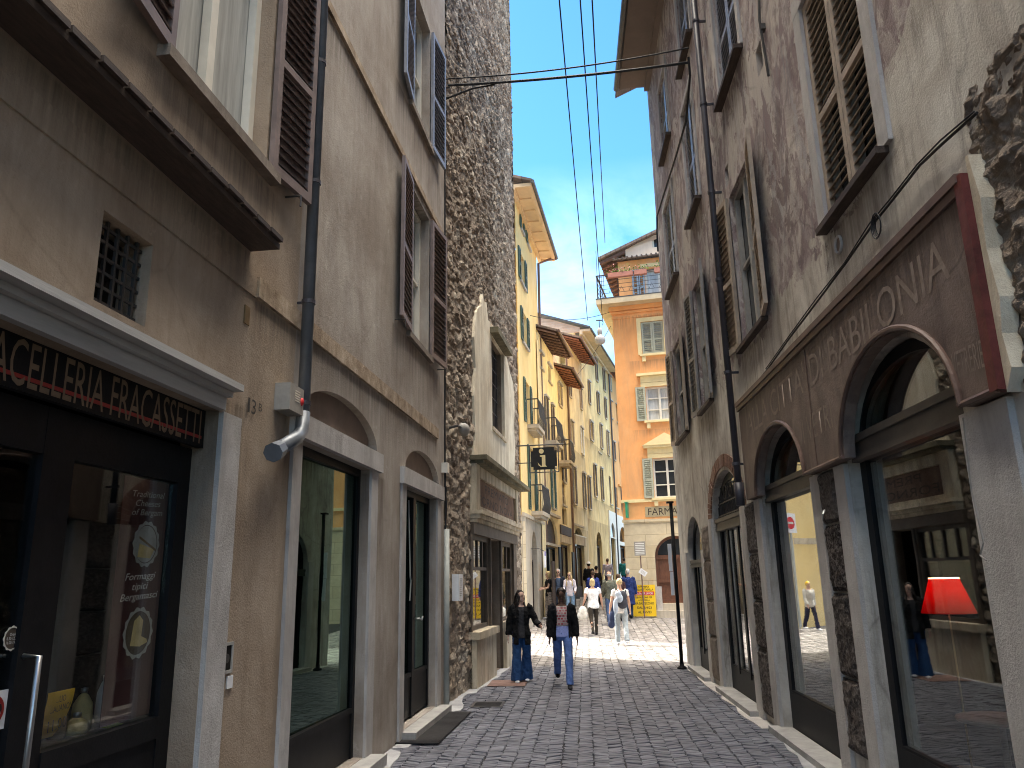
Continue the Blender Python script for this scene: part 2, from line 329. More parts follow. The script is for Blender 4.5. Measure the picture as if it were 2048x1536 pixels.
M['lamp_rim'] = emit('bright lampshade rim', (1.0, .75, .40), 2.5)
M['brass'] = plain('brass stem', (.55, .40, .20), .35, .5, .1, 8, metal=.6)
M['moss'] = plain('mossy slab', (.17, .15, .10), .95, .2, .45, 5, .6)
M['leaf'] = island_stone('green leaves', [(0, (.03, .09, .012)), (.5, (.07, .19, .025)), (1, (.14, .30, .06))], 14, .2)
M['flower'] = plain('pink flowers', (.62, .25, .28), .7, .3, .3, 20)
M['terracotta'] = plain('pink terracotta trough', (.46, .20, .15), .75, .3, .15, 6)

# ---------------------------------------------------------------- mesh builder
class MB:
    def __init__(s): s.v = []; s.f = []
    def add(s, vs, fs):
        o = len(s.v); s.v += [tuple(p) for p in vs]; s.f += [tuple(i + o for i in f) for f in fs]; return s
    def box(s, x0, x1, y0, y1, z0, z1):
        if x1 < x0: x0, x1 = x1, x0
        if y1 < y0: y0, y1 = y1, y0
        if z1 < z0: z0, z1 = z1, z0
        return s.add([(x0, y0, z0), (x1, y0, z0), (x1, y1, z0), (x0, y1, z0), (x0, y0, z1), (x1, y0, z1), (x1, y1, z1), (x0, y1, z1)],
                     [(0, 3, 2, 1), (4, 5, 6, 7), (0, 1, 5, 4), (1, 2, 6, 5), (2, 3, 7, 6), (3, 0, 4, 7)])
    def obox(s, c, ax, ay, az):
        c, ax, ay, az = map(Vector, (c, ax, ay, az))
        vs = [c + ax * a + ay * b + az * d for d in (-1, 1) for a, b in ((-1, -1), (1, -1), (1, 1), (-1, 1))]
        return s.add(vs, [(0, 3, 2, 1), (4, 5, 6, 7), (0, 1, 5, 4), (1, 2, 6, 5), (2, 3, 7, 6), (3, 0, 4, 7)])
    def tube(s, pts, r, n=8, cap=True):
        pts = [Vector(p) for p in pts]; rs = r if isinstance(r, (list, tuple)) else [r] * len(pts)
        prev = None; rings = []
        for i, p in enumerate(pts):
            t = (pts[min(i + 1, len(pts) - 1)] - pts[max(i - 1, 0)]).normalized()
            if prev is None: a = t.cross(Vector((0, 0, 1)) if abs(t.z) < .9 else Vector((1, 0, 0))).normalized()
            else: a = (prev - t * prev.dot(t)).normalized()
            prev = a; b = t.cross(a)
            rings.append([p + (a * cos(2 * pi * k / n) + b * sin(2 * pi * k / n)) * rs[i] for k in range(n)])
        vs = [q for rg in rings for q in rg]; fs = []
        for i in range(len(pts) - 1):
            for k in range(n): fs.append((i * n + k, i * n + (k + 1) % n, (i + 1) * n + (k + 1) % n, (i + 1) * n + k))
        if cap: fs += [tuple(range(n - 1, -1, -1)), tuple(range((len(pts) - 1) * n, len(pts) * n))]
        return s.add(vs, fs)
    def sweep(s, pts, front=(0, -1, 0), n=14):
        """elliptic tube: pts = [(p, r_side, r_front)]"""
        P = [Vector(p[0]) for p in pts]; F = Vector(front); rings = []
        for i, (p, ra, rb) in enumerate(pts):
            t = (P[min(i + 1, len(P) - 1)] - P[max(i - 1, 0)]).normalized()
            f = F - t * F.dot(t)
            if f.length < .05: f = Vector((0, 0, 1)) - t * t.z
            f.normalize(); a = t.cross(f)
            rings.append([P[i] + a * cos(2 * pi * k / n) * ra + f * sin(2 * pi * k / n) * rb for k in range(n)])
        vs = [q for rg in rings for q in rg]; fs = []
        for i in range(len(P) - 1):
            for k in range(n): fs.append((i * n + k, i * n + (k + 1) % n, (i + 1) * n + (k + 1) % n, (i + 1) * n + k))
        fs += [tuple(range(n - 1, -1, -1)), tuple(range((len(P) - 1) * n, len(P) * n))]
        return s.add(vs, fs)
    def ell(s, c, r, n=14, m=9, rot=None):
        c = Vector(c); vs = []; fs = []
        for i in range(m + 1):
            t = pi * i / m
            for k in range(n):
                q = Vector((r[0] * sin(t) * cos(2 * pi * k / n), r[1] * sin(t) * sin(2 * pi * k / n), r[2] * cos(t)))
                vs.append(c + (rot @ q if rot else q))
        for i in range(m):
            for k in range(n): fs.append((i * n + k, (i + 1) * n + k, (i + 1) * n + (k + 1) % n, i * n + (k + 1) % n))
        return s.add(vs, fs)
    def lathe(s, prof, c=(0, 0, 0), n=20):
        vs = []; fs = []
        for r, z in prof:
            for k in range(n): vs.append((c[0] + r * cos(2 * pi * k / n), c[1] + r * sin(2 * pi * k / n), c[2] + z))
        for i in range(len(prof) - 1):
            for k in range(n): fs.append((i * n + k, i * n + (k + 1) % n, (i + 1) * n + (k + 1) % n, (i + 1) * n + k))
        return s.add(vs, fs)
    def plate(s, outer, holes=(), y0=0.0, y1=None):
        """flat x-z plate with holes; y1 gives it thickness (edges of outline and holes)"""
        loops = [list(outer)] + [list(h) for h in holes]
        flat = [p for lp in loops for p in lp]
        tris = tessellate_polygon([[Vector((p[0], p[1], 0)) for p in lp] for lp in loops])
        def fix(t, sgn):
            a, b, c = (flat[i] for i in t)
            cr = (b[0] - a[0]) * (c[1] - a[1]) - (b[1] - a[1]) * (c[0] - a[0])
            return t if cr * sgn > 0 else (t[0], t[2], t[1])
        s.add([(p[0], y0, p[1]) for p in flat], [fix(t, 1) for t in tris])
        if y1 is not None:
            s.add([(p[0], y1, p[1]) for p in flat], [fix(t, -1) for t in tris])
            for lp in loops: s.rim(lp, y0, y1)
        return s
    def rim(s, lp, y0, y1):
        n = len(lp)
        return s.add([(p[0], y0, p[1]) for p in lp] + [(p[0], y1, p[1]) for p in lp], [(i, (i + 1) % n, n + (i + 1) % n, n + i) for i in range(n)])
    def xf(s, mat):
        s.v = [tuple(mat @ Vector(p)) for p in s.v]; return s
    def mesh(s, name):
        me = bpy.data.meshes.new(name); me.from_pydata(s.v, [], s.f); me.update(); return me
    def build(s, name, m, parent=None, smooth=False, fixn=False):
        me = s.mesh(name)
        if fixn:
            bm = bmesh.new(); bm.from_mesh(me); bmesh.ops.recalc_face_normals(bm, faces=bm.faces); bm.to_mesh(me); bm.free()
        return link(name, me, m, parent, smooth)
def link(name, me, m, parent=None, smooth=False):
    if m is not None:
        me.materials.clear(); me.materials.append(M[m] if isinstance(m, str) else m)
    if smooth:
        for p in me.polygons: p.use_smooth = True
    o = bpy.data.objects.new(name, me); col.objects.link(o)
    if parent: o.parent = parent
    return o
def tag(o, label, cat, group=None, kind=None):
    if label: o['label'] = label
    if cat: o['category'] = cat
    if group: o['group'] = group
    if kind: o['kind'] = kind
    return o
def thing(name, label, cat, loc=(0, 0, 0), rz=0, group=None):
    o = bpy.data.objects.new(name, None); col.objects.link(o); o.empty_display_size = .1
    o.location = loc; o.rotation_euler = (0, 0, rz)
    return tag(o, label, cat, group)
def place(o, frame, loc=(0, 0, 0), rz=0):
    """stand a top-level thing in a wall's frame (x along the wall, -y out into the street)"""
    mw = Matrix.Translation(frame.location) @ Matrix.Rotation(frame.rotation_euler.z, 4, 'Z') @ Matrix.Translation(loc) @ Matrix.Rotation(rz, 4, 'Z')
    o.location = mw.translation; o.rotation_euler = (0, 0, mw.to_euler().z); return o
def arch(x0, x1, z0, zs, zt, n=18):
    cx, rx = (x0 + x1) / 2, (x1 - x0) / 2
    return [(x0, z0), (x1, z0)] + [(cx + rx * cos(pi * k / n), zs + (zt - zs) * sin(pi * k / n)) for k in range(n + 1)]
def rect(x0, x1, z0, z1): return [(x0, z0), (x1, z0), (x1, z1), (x0, z1)]
def text(name, body, parent, m, x, z, y, h, w=None, align='C', shear=0, rot=0, ex=.004, ox=0):
    """raised lettering standing on the x-z plane, facing -y; x = centre or left edge"""
    cu = bpy.data.curves.new('lettering', 'FONT'); cu.body = body; cu.extrude = .0; cu.shear = shear; cu.resolution_u = 3
    cu.align_x = 'CENTER'; cu.space_line = 1.0
    cu.offset = ox
    ob = bpy.data.objects.new('lettering', cu); col.objects.link(ob)
    dg = bpy.context.evaluated_depsgraph_get(); me = bpy.data.meshes.new_from_object(ob.evaluated_get(dg))
    bpy.data.objects.remove(ob); bpy.data.curves.remove(cu)
    xs = [v.co.x for v in me.vertices]; ys = [v.co.y for v in me.vertices]
    x0, x1, y0, y1 = min(xs), max(xs), min(ys), max(ys)
    sy = h / (y1 - y0); sx = (w / (x1 - x0)) if w else sy
    cw = (x1 - x0) * sx
    ca, sa = cos(rot), sin(rot)
    for v in me.vertices:
        px = (v.co.x - (x0 + x1) / 2) * sx; pz = (v.co.y - (y0 + y1) / 2) * sy
        qx, qz = px * ca - pz * sa, px * sa + pz * ca
        v.co = Vector((x + qx + (cw / 2 if align == 'L' else 0), y, z + qz))
    return link(name, me, m, parent)

# ---------------------------------------------------------------- window parts
def shutter(x0, x1, z0, z1, y, th=.04, step=.06, rail=.07, mid=True, hinge=None, ang=0):
    b = MB()
    b.box(x0, x0 + rail, y, y + th, z0, z1); b.box(x1 - rail, x1, y, y + th, z0, z1)
    zz = [z0, z1] + ([z0 + (z1 - z0) * .45] if mid else [])
    b.box(x0 + rail, x1 - rail, y, y + th, z0, z0 + rail * 1.2); b.box(x0 + rail, x1 - rail, y, y + th, z1 - rail, z1)
    spans = [(z0 + rail * 1.2, z1 - rail)]
    if mid:
        zm = zz[2]; b.box(x0 + rail, x1 - rail, y, y + th, zm - rail / 2, zm + rail / 2)
        spans = [(z0 + rail * 1.2, zm - rail / 2), (zm + rail / 2, z1 - rail)]
    for a, c in spans:
        k = max(2, int((c - a) / step))
        for i in range(k):
            zc = a + (c - a) * (i + .5) / k
            b.obox(((x0 + x1) / 2, y + th / 2, zc), ((x1 - x0) / 2 - rail, 0, 0), (0, th * .5, th * .40), (0, -.003, .004))
    if hinge is not None: b.box(x0 + rail, x1 - rail, y + th - .005, y + th - .001, z0 + rail, z1 - rail)
    if hinge is not None and ang:
        b.xf(Matrix.Translation((hinge, y + th, 0)) @ Matrix.Rotation(ang, 4, 'Z') @ Matrix.Translation((-hinge, -y - th, 0)))
    return b
def bars(b, x0, x1, z0, z1, y, nx, nz, r=.012):
    for i in range(nx):
        x = x0 + (x1 - x0) * (i + .5) / nx; b.box(x - r, x + r, y - r, y + r, z0, z1)
    for i in range(nz):
        z = z0 + (z1 - z0) * (i + .5) / nz; b.box(x0, x1, y - r * .7, y + r * .7, z - r, z + r)
    return b
def window(par, x0, x1, z0, z1, frame='frame_white', pane='pane', d=.18, fw=.06, nx=2, nz=2, sill=.08, sillm='plaster_frame', sh=None, shm='louvre', shw=.4,
           step=.07, sillt=.08, surround=0, surm='plaster_frame', hood=0, shy=-.06, closed_y=.03, mid=True, angs=(0, 0), label=None):
    b = MB()
    b.box(x0, x0 + fw, d - .03, d + .04, z0, z1); b.box(x1 - fw, x1, d - .03, d + .04, z0, z1)
    b.box(x0 + fw, x1 - fw, d - .03, d + .04, z0, z0 + fw); b.box(x0 + fw, x1 - fw, d - .03, d + .04, z1 - fw, z1)
    for i in range(1, nx):
        x = x0 + (x1 - x0) * i / nx; b.box(x - fw * .6, x + fw * .6, d - .035, d + .035, z0 + fw, z1 - fw)
    for j in range(1, nz):
        z = z0 + (z1 - z0) * j / nz
        b.box(x0 + fw, x1 - fw, d - .015, d + .03, z - fw * .3, z + fw * .3)
    w = b.build('window', frame, par)
    if label: w['label'] = label
    MB().box(x0 + .01, x1 - .01, d + .045, d + .06, z0 + .01, z1 - .01).build('pane', pane, w)
    if sill: MB().box(x0 - .1, x1 + .1, -sill, d - .032, z0 - sillt, z0 + .002).build('sill', sillm, w)
    if surround:
        MB().plate(rect(x0 - surround, x1 + surround, z0 - (0 if sill else surround * .0) + .003, z1 + surround), [], -.032, -.002) if False else None
        s_ = MB(); s_.box(x0 - surround, x0 - .003, -.035, .004, z0 + .003, z1); s_.box(x1 + .003, x1 + surround, -.035, .004, z0 + .003, z1)
        s_.box(x0 - surround, x1 + surround, -.038, .004, z1 + .002, z1 + surround); s_.build('surround', surm, w)
    if hood: MB().box(x0 - .16, x1 + .16, -hood, .003, z1 + surround + .03, z1 + surround + .12).build('hood', surm, w)
    if sh in ('open', 'left', 'both', 'right'):
        if sh != 'right': shutter(x0 - shw, x0 - .01, z0, z1, shy, .045, step, mid=mid, hinge=x0, ang=angs[0]).build('shutter', shm, w)
        if sh != 'left': shutter(x1 + .01, x1 + shw, z0, z1, shy, .045, step, mid=mid, hinge=x1, ang=angs[1]).build('shutter', shm, w)
    elif sh == 'closed':
        xm = (x0 + x1) / 2
        shutter(x0 + .01, xm - .006, z0 + .01, z1 - .01, closed_y, .045, step, mid=mid).build('shutter', shm, w)
        shutter(xm + .006, x1 - .01, z0 + .01, z1 - .01, closed_y, .045, step, mid=mid).build('shutter', shm, w)
    return w
def shell(par, x0, x1, z1, depth, m, y=.3, roofm='roof', name='side_walls', lz=-.3, skew=0, roof=True):
    """back and side walls of a hollow house, and its flat roof"""
    b = MB(); t = .3
    b.box(x0, x0 + t, y, depth, lz, z1); b.box(x1 - t, x1, y, depth, lz, z1); b.box(x0 + t, x1 - t, depth - t, depth, lz, z1)
    b.build(name, m, par)
    if roof: MB().box(x0, x1, .002, depth, z1 + .002, z1 + .2).build('roof', roofm, par)
def wall(par, outer, holes, m, reveal=.3, name='wall', y=0):
    b = MB(); b.plate(outer, holes, y)
    for h in holes: b.rim(h, y, y + reveal)
    b.rim(outer, y, y + .02)
    return b.build(name, m, par)

def wframe(px, py, az, right=False):
    """empty frame: x runs left to right along the wall as seen from the street, -y points into the street"""
    return (px, py, 0), (R(90 - az) if not right else R(270 - az))

# ================================================================ LEFT PLASTER HOUSE
loc, rz = wframe(-2.627, 0, 6.9)
LH = thing('plaster_house', 'brown grey plaster house with a butcher shop front, two arched glass doorways and louvred shutters', 'house', loc, rz)
holes = [rect(2.0, 5.2, -.05, 3.0), rect(3.82, 4.28, 3.3, 3.81), rect(4.22, 5.66, 5.07, 7.4), rect(6.62, 8.6, .12, 3.05), arch(6.64, 8.86, 3.29, 3.3, 3.66),
         rect(10.1, 11.95, .1, 3.05), arch(10.12, 12.15, 3.27, 3.28, 3.63), rect(10.17, 11.38, 5.14, 7.4), rect(10.12, 11.35, 8.66, 10.85)]
wall(LH, rect(-4, 12.52, -.3, 20), holes, 'plaster_left', .26)
shell(LH, -4, 12.52, 20, 7, 'plaster_left', .3)
# interior floor slab and partitions: the rooms behind the glass
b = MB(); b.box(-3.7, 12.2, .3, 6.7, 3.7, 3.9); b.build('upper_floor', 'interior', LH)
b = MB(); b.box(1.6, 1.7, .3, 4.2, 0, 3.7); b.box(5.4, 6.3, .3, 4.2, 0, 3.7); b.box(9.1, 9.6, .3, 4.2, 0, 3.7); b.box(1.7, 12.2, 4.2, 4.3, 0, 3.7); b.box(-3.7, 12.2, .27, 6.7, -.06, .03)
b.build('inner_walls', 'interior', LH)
MB().box(1.75, 5.3, 3.2, 3.22, .03, 1.9).build('back_panelling', 'interior_ochre', LH)
# ledge roof over the shop
b = MB(); b.box(-4, 5.5, -.23, .003, 4.3, 4.345)
for k in range(44): b.box(-4 + k * .216, -4 + k * .216 + .2, -.25 - random.uniform(0, .012), .003, 4.347 + random.uniform(0, .006), 4.385)
b.build('ledge_roof', 'darkwood', LH)
# string courses
b = MB(); b.box(5.62, 12.0, -.03, .004, 3.98, 4.14); b.build('string_course', 'string', LH)
MB().box(-4, 5.615, -.012, .004, 3.97, 4.13).build('string_course', 'plaster_left', LH)
MB().box(6.5, 12.3, -.035, .004, 7.52, 7.62).build('string_course', 'string', LH)
# barred window
gw = bars(MB(), 3.82, 4.28, 3.3, 3.81, .07, 5, 6, .009).build('window_grille', 'iron', LH)
MB().box(3.8, 4.3, .2, .22, 3.28, 3.83).build('pane', 'interior', gw)
# three shuttered windows
window(LH, 4.22, 5.66, 5.07, 7.4, 'frame_white', 'curtain', .16, .08, 2, 1, .09, 'sill_dark', 'both', 'louvre', .62, .08, mid=True, angs=(R(7), R(-8)))
window(LH, 10.17, 11.38, 5.14, 7.4, 'frame_white', 'curtain', .17, .07, 2, 2, .06, 'sill_dark', 'both', 'louvre', .74, .08, angs=(R(5), R(-6)))
window(LH, 10.12, 11.35, 8.66, 10.85, 'frame_white', 'curtain', .17, .07, 2, 2, .06, 'sill_dark', 'both', 'louvre_sky_tint', .72, .08, angs=(R(6), R(-5)))
for x, z in ((3.55, 5.02), (6.05, 5.04), (9.5, 5.1), (12.0, 5.1)): MB().tube([(x, .003, z), (x, -.14, z), (x, -.14, z - .1)], .009, 6).build('shutter_stay', 'iron', LH)
# shop surround
b = MB(); b.box(1.9, 5.22, -.16, .004, 3.13, 3.175); b.box(1.9, 5.21, -.09, .004, 3.09, 3.128); b.box(1.9, 5.2, -.05, .004, 3.0, 3.088)
b.build('shop_cornice', 'wood_white', LH)
MB().box(5.202, 5.47, -.035, .004, -.1, 2.995).build('pilaster', 'plaster_frame', LH)
sf = MB()
for x0, x1 in ((2.0, 2.1), (2.95, 3.03), (3.82, 4.05), (5.06, 5.198)): sf.box(x0, x1, .17, .24, .02, 2.74)
sf.box(2.1, 5.1, .175, .235, .02, .62 + .0); sf.box(4.05, 5.06, .16, .24, .96, 1.08); sf.box(4.05, 5.06, .178, .232, .62, .96); sf.box(2.1, 5.1, .172, .238, 2.5, 2.74)
sf = sf.build('shop_front', 'dark', LH)
MB().box(3.03, 3.82, .2, .21, .62, 2.5).build('glass_pane', 'glass', sf); MB().box(4.05, 5.06, .2, .21, 1.08, 2.5).build('glass_pane', 'glass', sf); MB().box(2.1, 2.95, .2, .21, .62, 2.5).build('glass_pane', 'glass', sf)
MB().tube([(3.86, .17, .95), (3.86, .09, .95), (3.86, .09, 1.54), (3.86, .17, 1.54)], .014, 8).build('door_handle', 'alu', sf, True)
MB().box(4.05, 5.25, .245, .95, .9, 1.06).build('display_shelf', 'interior_wood', LH)
# arched doorways
for x0, x1, kick, two, n in ((6.62, 8.6, .55, False, 0), (10.1, 11.95, .62, True, 1)):
    fb = MB()
    fb.box(x0 - .2, x0 - .003, -.03, .004, -.1, 3.05); fb.box(x1 + .003, x1 + .24, -.03, .004, -.1, 3.05)
    fb.box(x0 - .24, x1 + .34, -.06, .004, 3.052, 3.262)
    dr = fb.build('doorway', 'plaster_frame', LH)
    MB().box(x0 + .03, x1 + .2, .085, .1, 3.25, 3.7).build('tympanum', 'lunette', dr)
    lf = MB(); lf.box(x0, x0 + .07, .1, .17, .12, 3.05); lf.box(x1 - .07, x1, .1, .17, .12, 3.05); lf.box(x0 + .07, x1 - .07, .1, .17, 2.97, 3.05); lf.box(x0 + .07, x1 - .07, .115, .155, .13, kick)
    lf.box(x0 + .07, x1 - .07, .1, .16, kick, kick + .05)
    if two:
        xm = (x0 + x1) / 2; lf.box(xm - .07, xm + .07, .095, .165, .12, 2.97)
    lf = lf.build('door', 'dark', dr)
    gx0, gx1, ga = x0 + .07, x1 - .07, (.017 if not two else .008)
    MB().add([(gx0, .145 + ga, kick + .05), (gx1, .145 - ga, kick + .05), (gx1, .145 - ga, 2.97), (gx0, .145 + ga, 2.97), (gx0, .15 + ga, kick + .05), (gx1, .15 - ga, kick + .05), (gx1, .15 - ga, 2.97), (gx0, .15 + ga, 2.97)], [(0, 1, 2, 3), (5, 4, 7, 6), (0, 4, 5, 1), (1, 5, 6, 2), (2, 6, 7, 3), (3, 7, 4, 0)]).build('glass_pane', 'glass_green', lf)
    if two: MB().tube([(xm + .03, .09, 1.35), (xm + .03, .02, 1.35), (xm + .16, .02, 1.33), (xm + .2, .02, 1.37)], .012, 8).build('door_handle', 'alu', lf, True)
    MB().box(x0 - .06, x1 + .2, -.2, .1, -.05, .115 if not n else .095).build('doorstep', 'step', dr)
MB().tube([(11.0 - .45, .06, 2.9), (10.56, .03, 1.9), (10.6, .03, 1.85), (10.55, .03, 1.6)], .009, 6).build('loose_cord', 'pipe_pale', LH)
# drain pipe
b = MB(); b.tube([(6.42, -.1, 20), (6.42, -.1, 3.15)], .052, 14); b.build('drain_pipe', 'pipe', LH, True); dp = b
b = MB(); b.tube([(6.42, -.1, 3.24), (6.4, -.1, 3.08), (6.28, -.115, 3.0), (5.86, -.14, 2.83)], .058, 14)
b.build('pipe_elbow', 'pipe', LH, True)
MB().tube([(5.9, -.138, 2.846), (5.77, -.145, 2.795)], [.066, .075], 8).build('pipe_spout', 'pipe', LH)
for z in (3.3, 4.2, 5.35, 6.6): MB().tube([(6.42, -.1, z), (6.42, -.1, z + .035)], .06, 14).box(6.41, 6.43, -.06, .003, z + .008, z + .026).build('pipe_bracket', 'pipe_dark', LH)
b = MB(); b.tube([(12.4, -.07, .05), (12.4, -.07, 2.62)], .045, 12); b.build('corner_pipe', 'pipe_pale', LH, True)
MB().tube([(12.4, -.05, 2.6), (12.42, -.06, 3.0), (12.38, -.05, 3.3), (12.4, -.04, 3.9), (12.4, -.03, 10.4)], .014, 6).build('corner_cable', 'cable', LH)
MB().box(12.33, 12.47, -.1, .003, 3.5, 3.66).build('junction_box', 'white', LH)
# small wall niche plate
nb = MB(); nb.box(5.43, 5.45, -.012, .003, 1.27, 1.47); nb.box(5.6, 5.62, -.012, .003, 1.27, 1.47); nb.box(5.45, 5.6, -.012, .003, 1.27, 1.29); nb.box(5.45, 5.6, -.012, .003, 1.45, 1.47)
nf = nb.build('bell_niche', 'step', LH); MB().box(5.45, 5.6, -.004, .002, 1.29, 1.45).build('niche_back', 'interior', nf); MB().tube([(5.5, -.003, 1.37), (5.5, -.03, 1.37)], .03, 12).build('bell_push', 'iron', nf)
MB().box(5.56, 5.64, -.01, .003, 1.17, 1.25).build('bell_sticker', 'paper', LH)
for x in (5.6, 5.9): pass
MB().box(5.46, 5.54, -.008, .003, 3.72, 3.86).build('wall_plate', 'cheese_dark', LH)

def on(frame, name, label, cat, group=None):
    o = thing(name, label, cat, frame.location, frame.rotation_euler.z, group); return o
t = on(LH, 'shop_sign', 'dark butcher shop sign with tall dull gold capitals over a red stripe', 'sign')
MB().box(2.0, 5.19, .09, .13, 2.745, 3.0).build('board', 'dark', t)
MB().box(2.6, 5.15, .084, .0895, 2.80, 2.82).build('stripe', 'dull_red', t)
text('lettering', 'MACELLERIA FRACASSETTI', t, 'gold_text', 4.16, 2.875, .083, .225, 1.94)
t = on(LH, 'house_number', 'dark iron house number fixed to plaster between shop and drain pipe', 'house number')
text('digit', '1', t, 'iron', 5.61, 3.13, -.012, .11, .035); text('digit', '3', t, 'iron', 5.69, 3.13, -.012, .11, .07); text('letter', 'B', t, 'iron', 5.80, 3.15, -.012, .06, .055)
t = on(LH, 'alarm_box', 'grey alarm siren box with slots and red beacon beside drain pipe', 'alarm box')
b = MB(); b.box(6.06, 6.34, -.13, .0, 3.19, 3.41); b.build('case', 'frame_grey', t)
b = MB()
for k in range(5): b.box(6.16, 6.26, -.133, -.1305, 3.28 + k * .02, 3.29 + k * .02)
b.build('slots', 'white', t); MB().ell((6.3, -.13, 3.3), (.026, .02, .035), 10, 6).build('beacon', 'red', t, True)
# shop window contents
t = on(LH, 'window_poster', 'tall wine red poster with two scalloped cheese pictures behind shop glass', 'poster')
MB().box(4.58, 5.05, .225, .2285, 1.10, 2.49).build('sheet', 'wine', t)
def badge(par, x, z, r, y, ringm='grey_print', n=14):
    pts = []
    for k in range(n * 4):
        a = 2 * pi * k / (n * 4); rr = r * (1 + .05 * cos(a * n)); pts.append((x + rr * cos(a), z + rr * sin(a)))
    ins = [(x + r * .86 * cos(2 * pi * k / 40), z + r * .86 * sin(2 * pi * k / 40)) for k in range(40)]
    o = MB().plate(pts, [ins], y, y + .002).build('badge_ring', ringm, par)
    disc = [(x + r * .82 * cos(2 * pi * k / 40), z + r * .82 * sin(2 * pi * k / 40)) for k in range(40)]
    return o, disc
o, d = badge(t, 4.85, 2.1, .135, .2195); MB().plate(d, [], .2215, .2235).build('picture', 'grey_print', o)
MB().plate([(4.77, 2.02), (4.9, 2.015), (4.94, 2.07), (4.78, 2.1)], [], .2195, .221).build('cheese_picture', 'cheese', o)
MB().plate([(4.77, 2.13), (4.95, 2.06), (4.95, 2.075), (4.77, 2.145)], [], .2185, .2192).build('knife_picture', 'cheese_dark', o)
o, d = badge(t, 4.85, 1.58, .145, .2195); MB().plate(d, [], .2215, .2235).build('picture', 'interior_wood', o)
MB().plate([(4.78, 1.51), (4.88, 1.50), (4.89, 1.65), (4.85, 1.68), (4.80, 1.65)], [], .2195, .221).build('cheese_picture', 'cheese', o)
MB().plate([(4.87, 1.50), (4.95, 1.52), (4.94, 1.54), (4.88, 1.56)], [], .2185, .2192).build('cheese_picture', 'cheese', o)
text('lettering', 'Traditional\nCheeses\nof Bergam', t, 'grey_print', 4.84, 2.34, .222, .16, .34, shear=.25, rot=.05)
text('lettering', 'Formaggi\ntipici\nBergamasci', t, 'white_text', 4.83, 1.845, .222, .17, .38, shear=.25, rot=.05)
t = on(LH, 'hours_badge', 'small round scalloped opening hours sticker on the butcher door glass', 'sticker')
o, d = badge(t, 3.80, 1.625, .055, .192, 'white', 12); MB().plate(d, [], .1945, .196).build('face', 'interior_wood', o)
text('lettering', 'Orari\n8.30-12.30\n16.00-19.30', t, 'white_text', 3.80, 1.625, .191, .05, .075)
t = on(LH, 'dog_sign', 'white sticker with red crossed ring and black dog low on the door', 'sticker')
MB().box(3.6, 3.82, .193, .197, 1.23, 1.40).build('sheet', 'paper', t)
ring = [(3.735 + .068 * cos(2 * pi * k / 30), 1.315 + .068 * sin(2 * pi * k / 30)) for k in range(30)]; rin = [(3.735 + .054 * cos(2 * pi * k / 30), 1.315 + .054 * sin(2 * pi * k / 30)) for k in range(30)]
MB().plate(ring, [rin], .19, .192).build('ring', 'dull_red', t)
MB().plate([(3.69, 1.28), (3.775, 1.28), (3.785, 1.31), (3.80, 1.33), (3.775, 1.345), (3.755, 1.32), (3.705, 1.32), (3.685, 1.335)], [], .1905, .1922).build('dog_mark', 'black_text', t)
MB().plate([(3.685, 1.275), (3.697, 1.265), (3.785, 1.355), (3.773, 1.365)], [], .1885, .1898).build('slash', 'dull_red', t)
t = on(LH, 'price_card', 'curled yellow handwritten price card standing in the shop window', 'price card')
b = MB(); n = 8
for k in range(n):
    z0_, z1_ = 1.09 + .24 * k / n, 1.09 + .24 * (k + 1) / n
    y0_, y1_ = .24 + .10 * (1 - k / n) ** 2, .24 + .10 * (1 - (k + 1) / n) ** 2
    b.add([(4.2, y0_ + .03, z0_), (4.4, y0_ + .03, z0_), (4.4, y1_ + .03, z1_), (4.2, y1_ + .03, z1_), (4.2, y0_ + .033, z0_), (4.4, y0_ + .033, z0_), (4.4, y1_ + .033, z1_), (4.2, y1_ + .033, z1_)], [(0, 1, 2, 3), (4, 7, 6, 5), (0, 3, 7, 4), (1, 5, 6, 2), (0, 4, 5, 1), (3, 2, 6, 7)])
b.build('card', 'card', t)
text('lettering', '...LIO\n...ALIANO!', t, 'black_text', 4.29, 1.27, .262, .075, .15, rot=.05); text('lettering', '11.00', t, 'black_text', 4.31, 1.165, .285, .055, .14, rot=.06)
for k, (x, y, r, h, m, lab) in enumerate(((4.5, .42, .045, .15, 'cheese_dark', 'dark brown wrapped cheese round beside the yellow price card'), (4.63, .40, .06, .085, 'cheese', 'low pale cheese wheel in the middle of the window shelf'), (4.74, .45, .055, .2, 'cheese', 'tall pale wrapped cheese standing in the shop window'), (5.0, .5, .04, .24, 'grey_print', 'tall grey bottle at the poster end of the window shelf'))):
    o = on(LH, 'cheese' if k < 3 else 'bottle', lab, 'cheese' if k < 3 else 'bottle')
    MB().lathe([(0, 0), (r, 0), (r * 1.05, h * .3), (r * .95, h * .7), (r * .5, h * .92), (r * .2, h), (0, h)], (x, y, 1.06), 16).build('body', m, o, True)
    MB().lathe([(0, 0), (r * .32, 0), (r * .36, .025), (0, .03)], (x, y, 1.06 + h), 12).build('tie' if k < 3 else 'cap', 'alu', o, True)
o = on(LH, 'price_tag', 'flat lime green paper tag lying on the window shelf', 'price card')
M['lime'] = plain('lime paper', (.45, .62, .06), .6, .3, .1, 6)
MB().obox((4.86, .34, 1.065), (.07, 0, 0), (0, .03, .004), (0, 0, .002)).build('tag', 'lime', o)

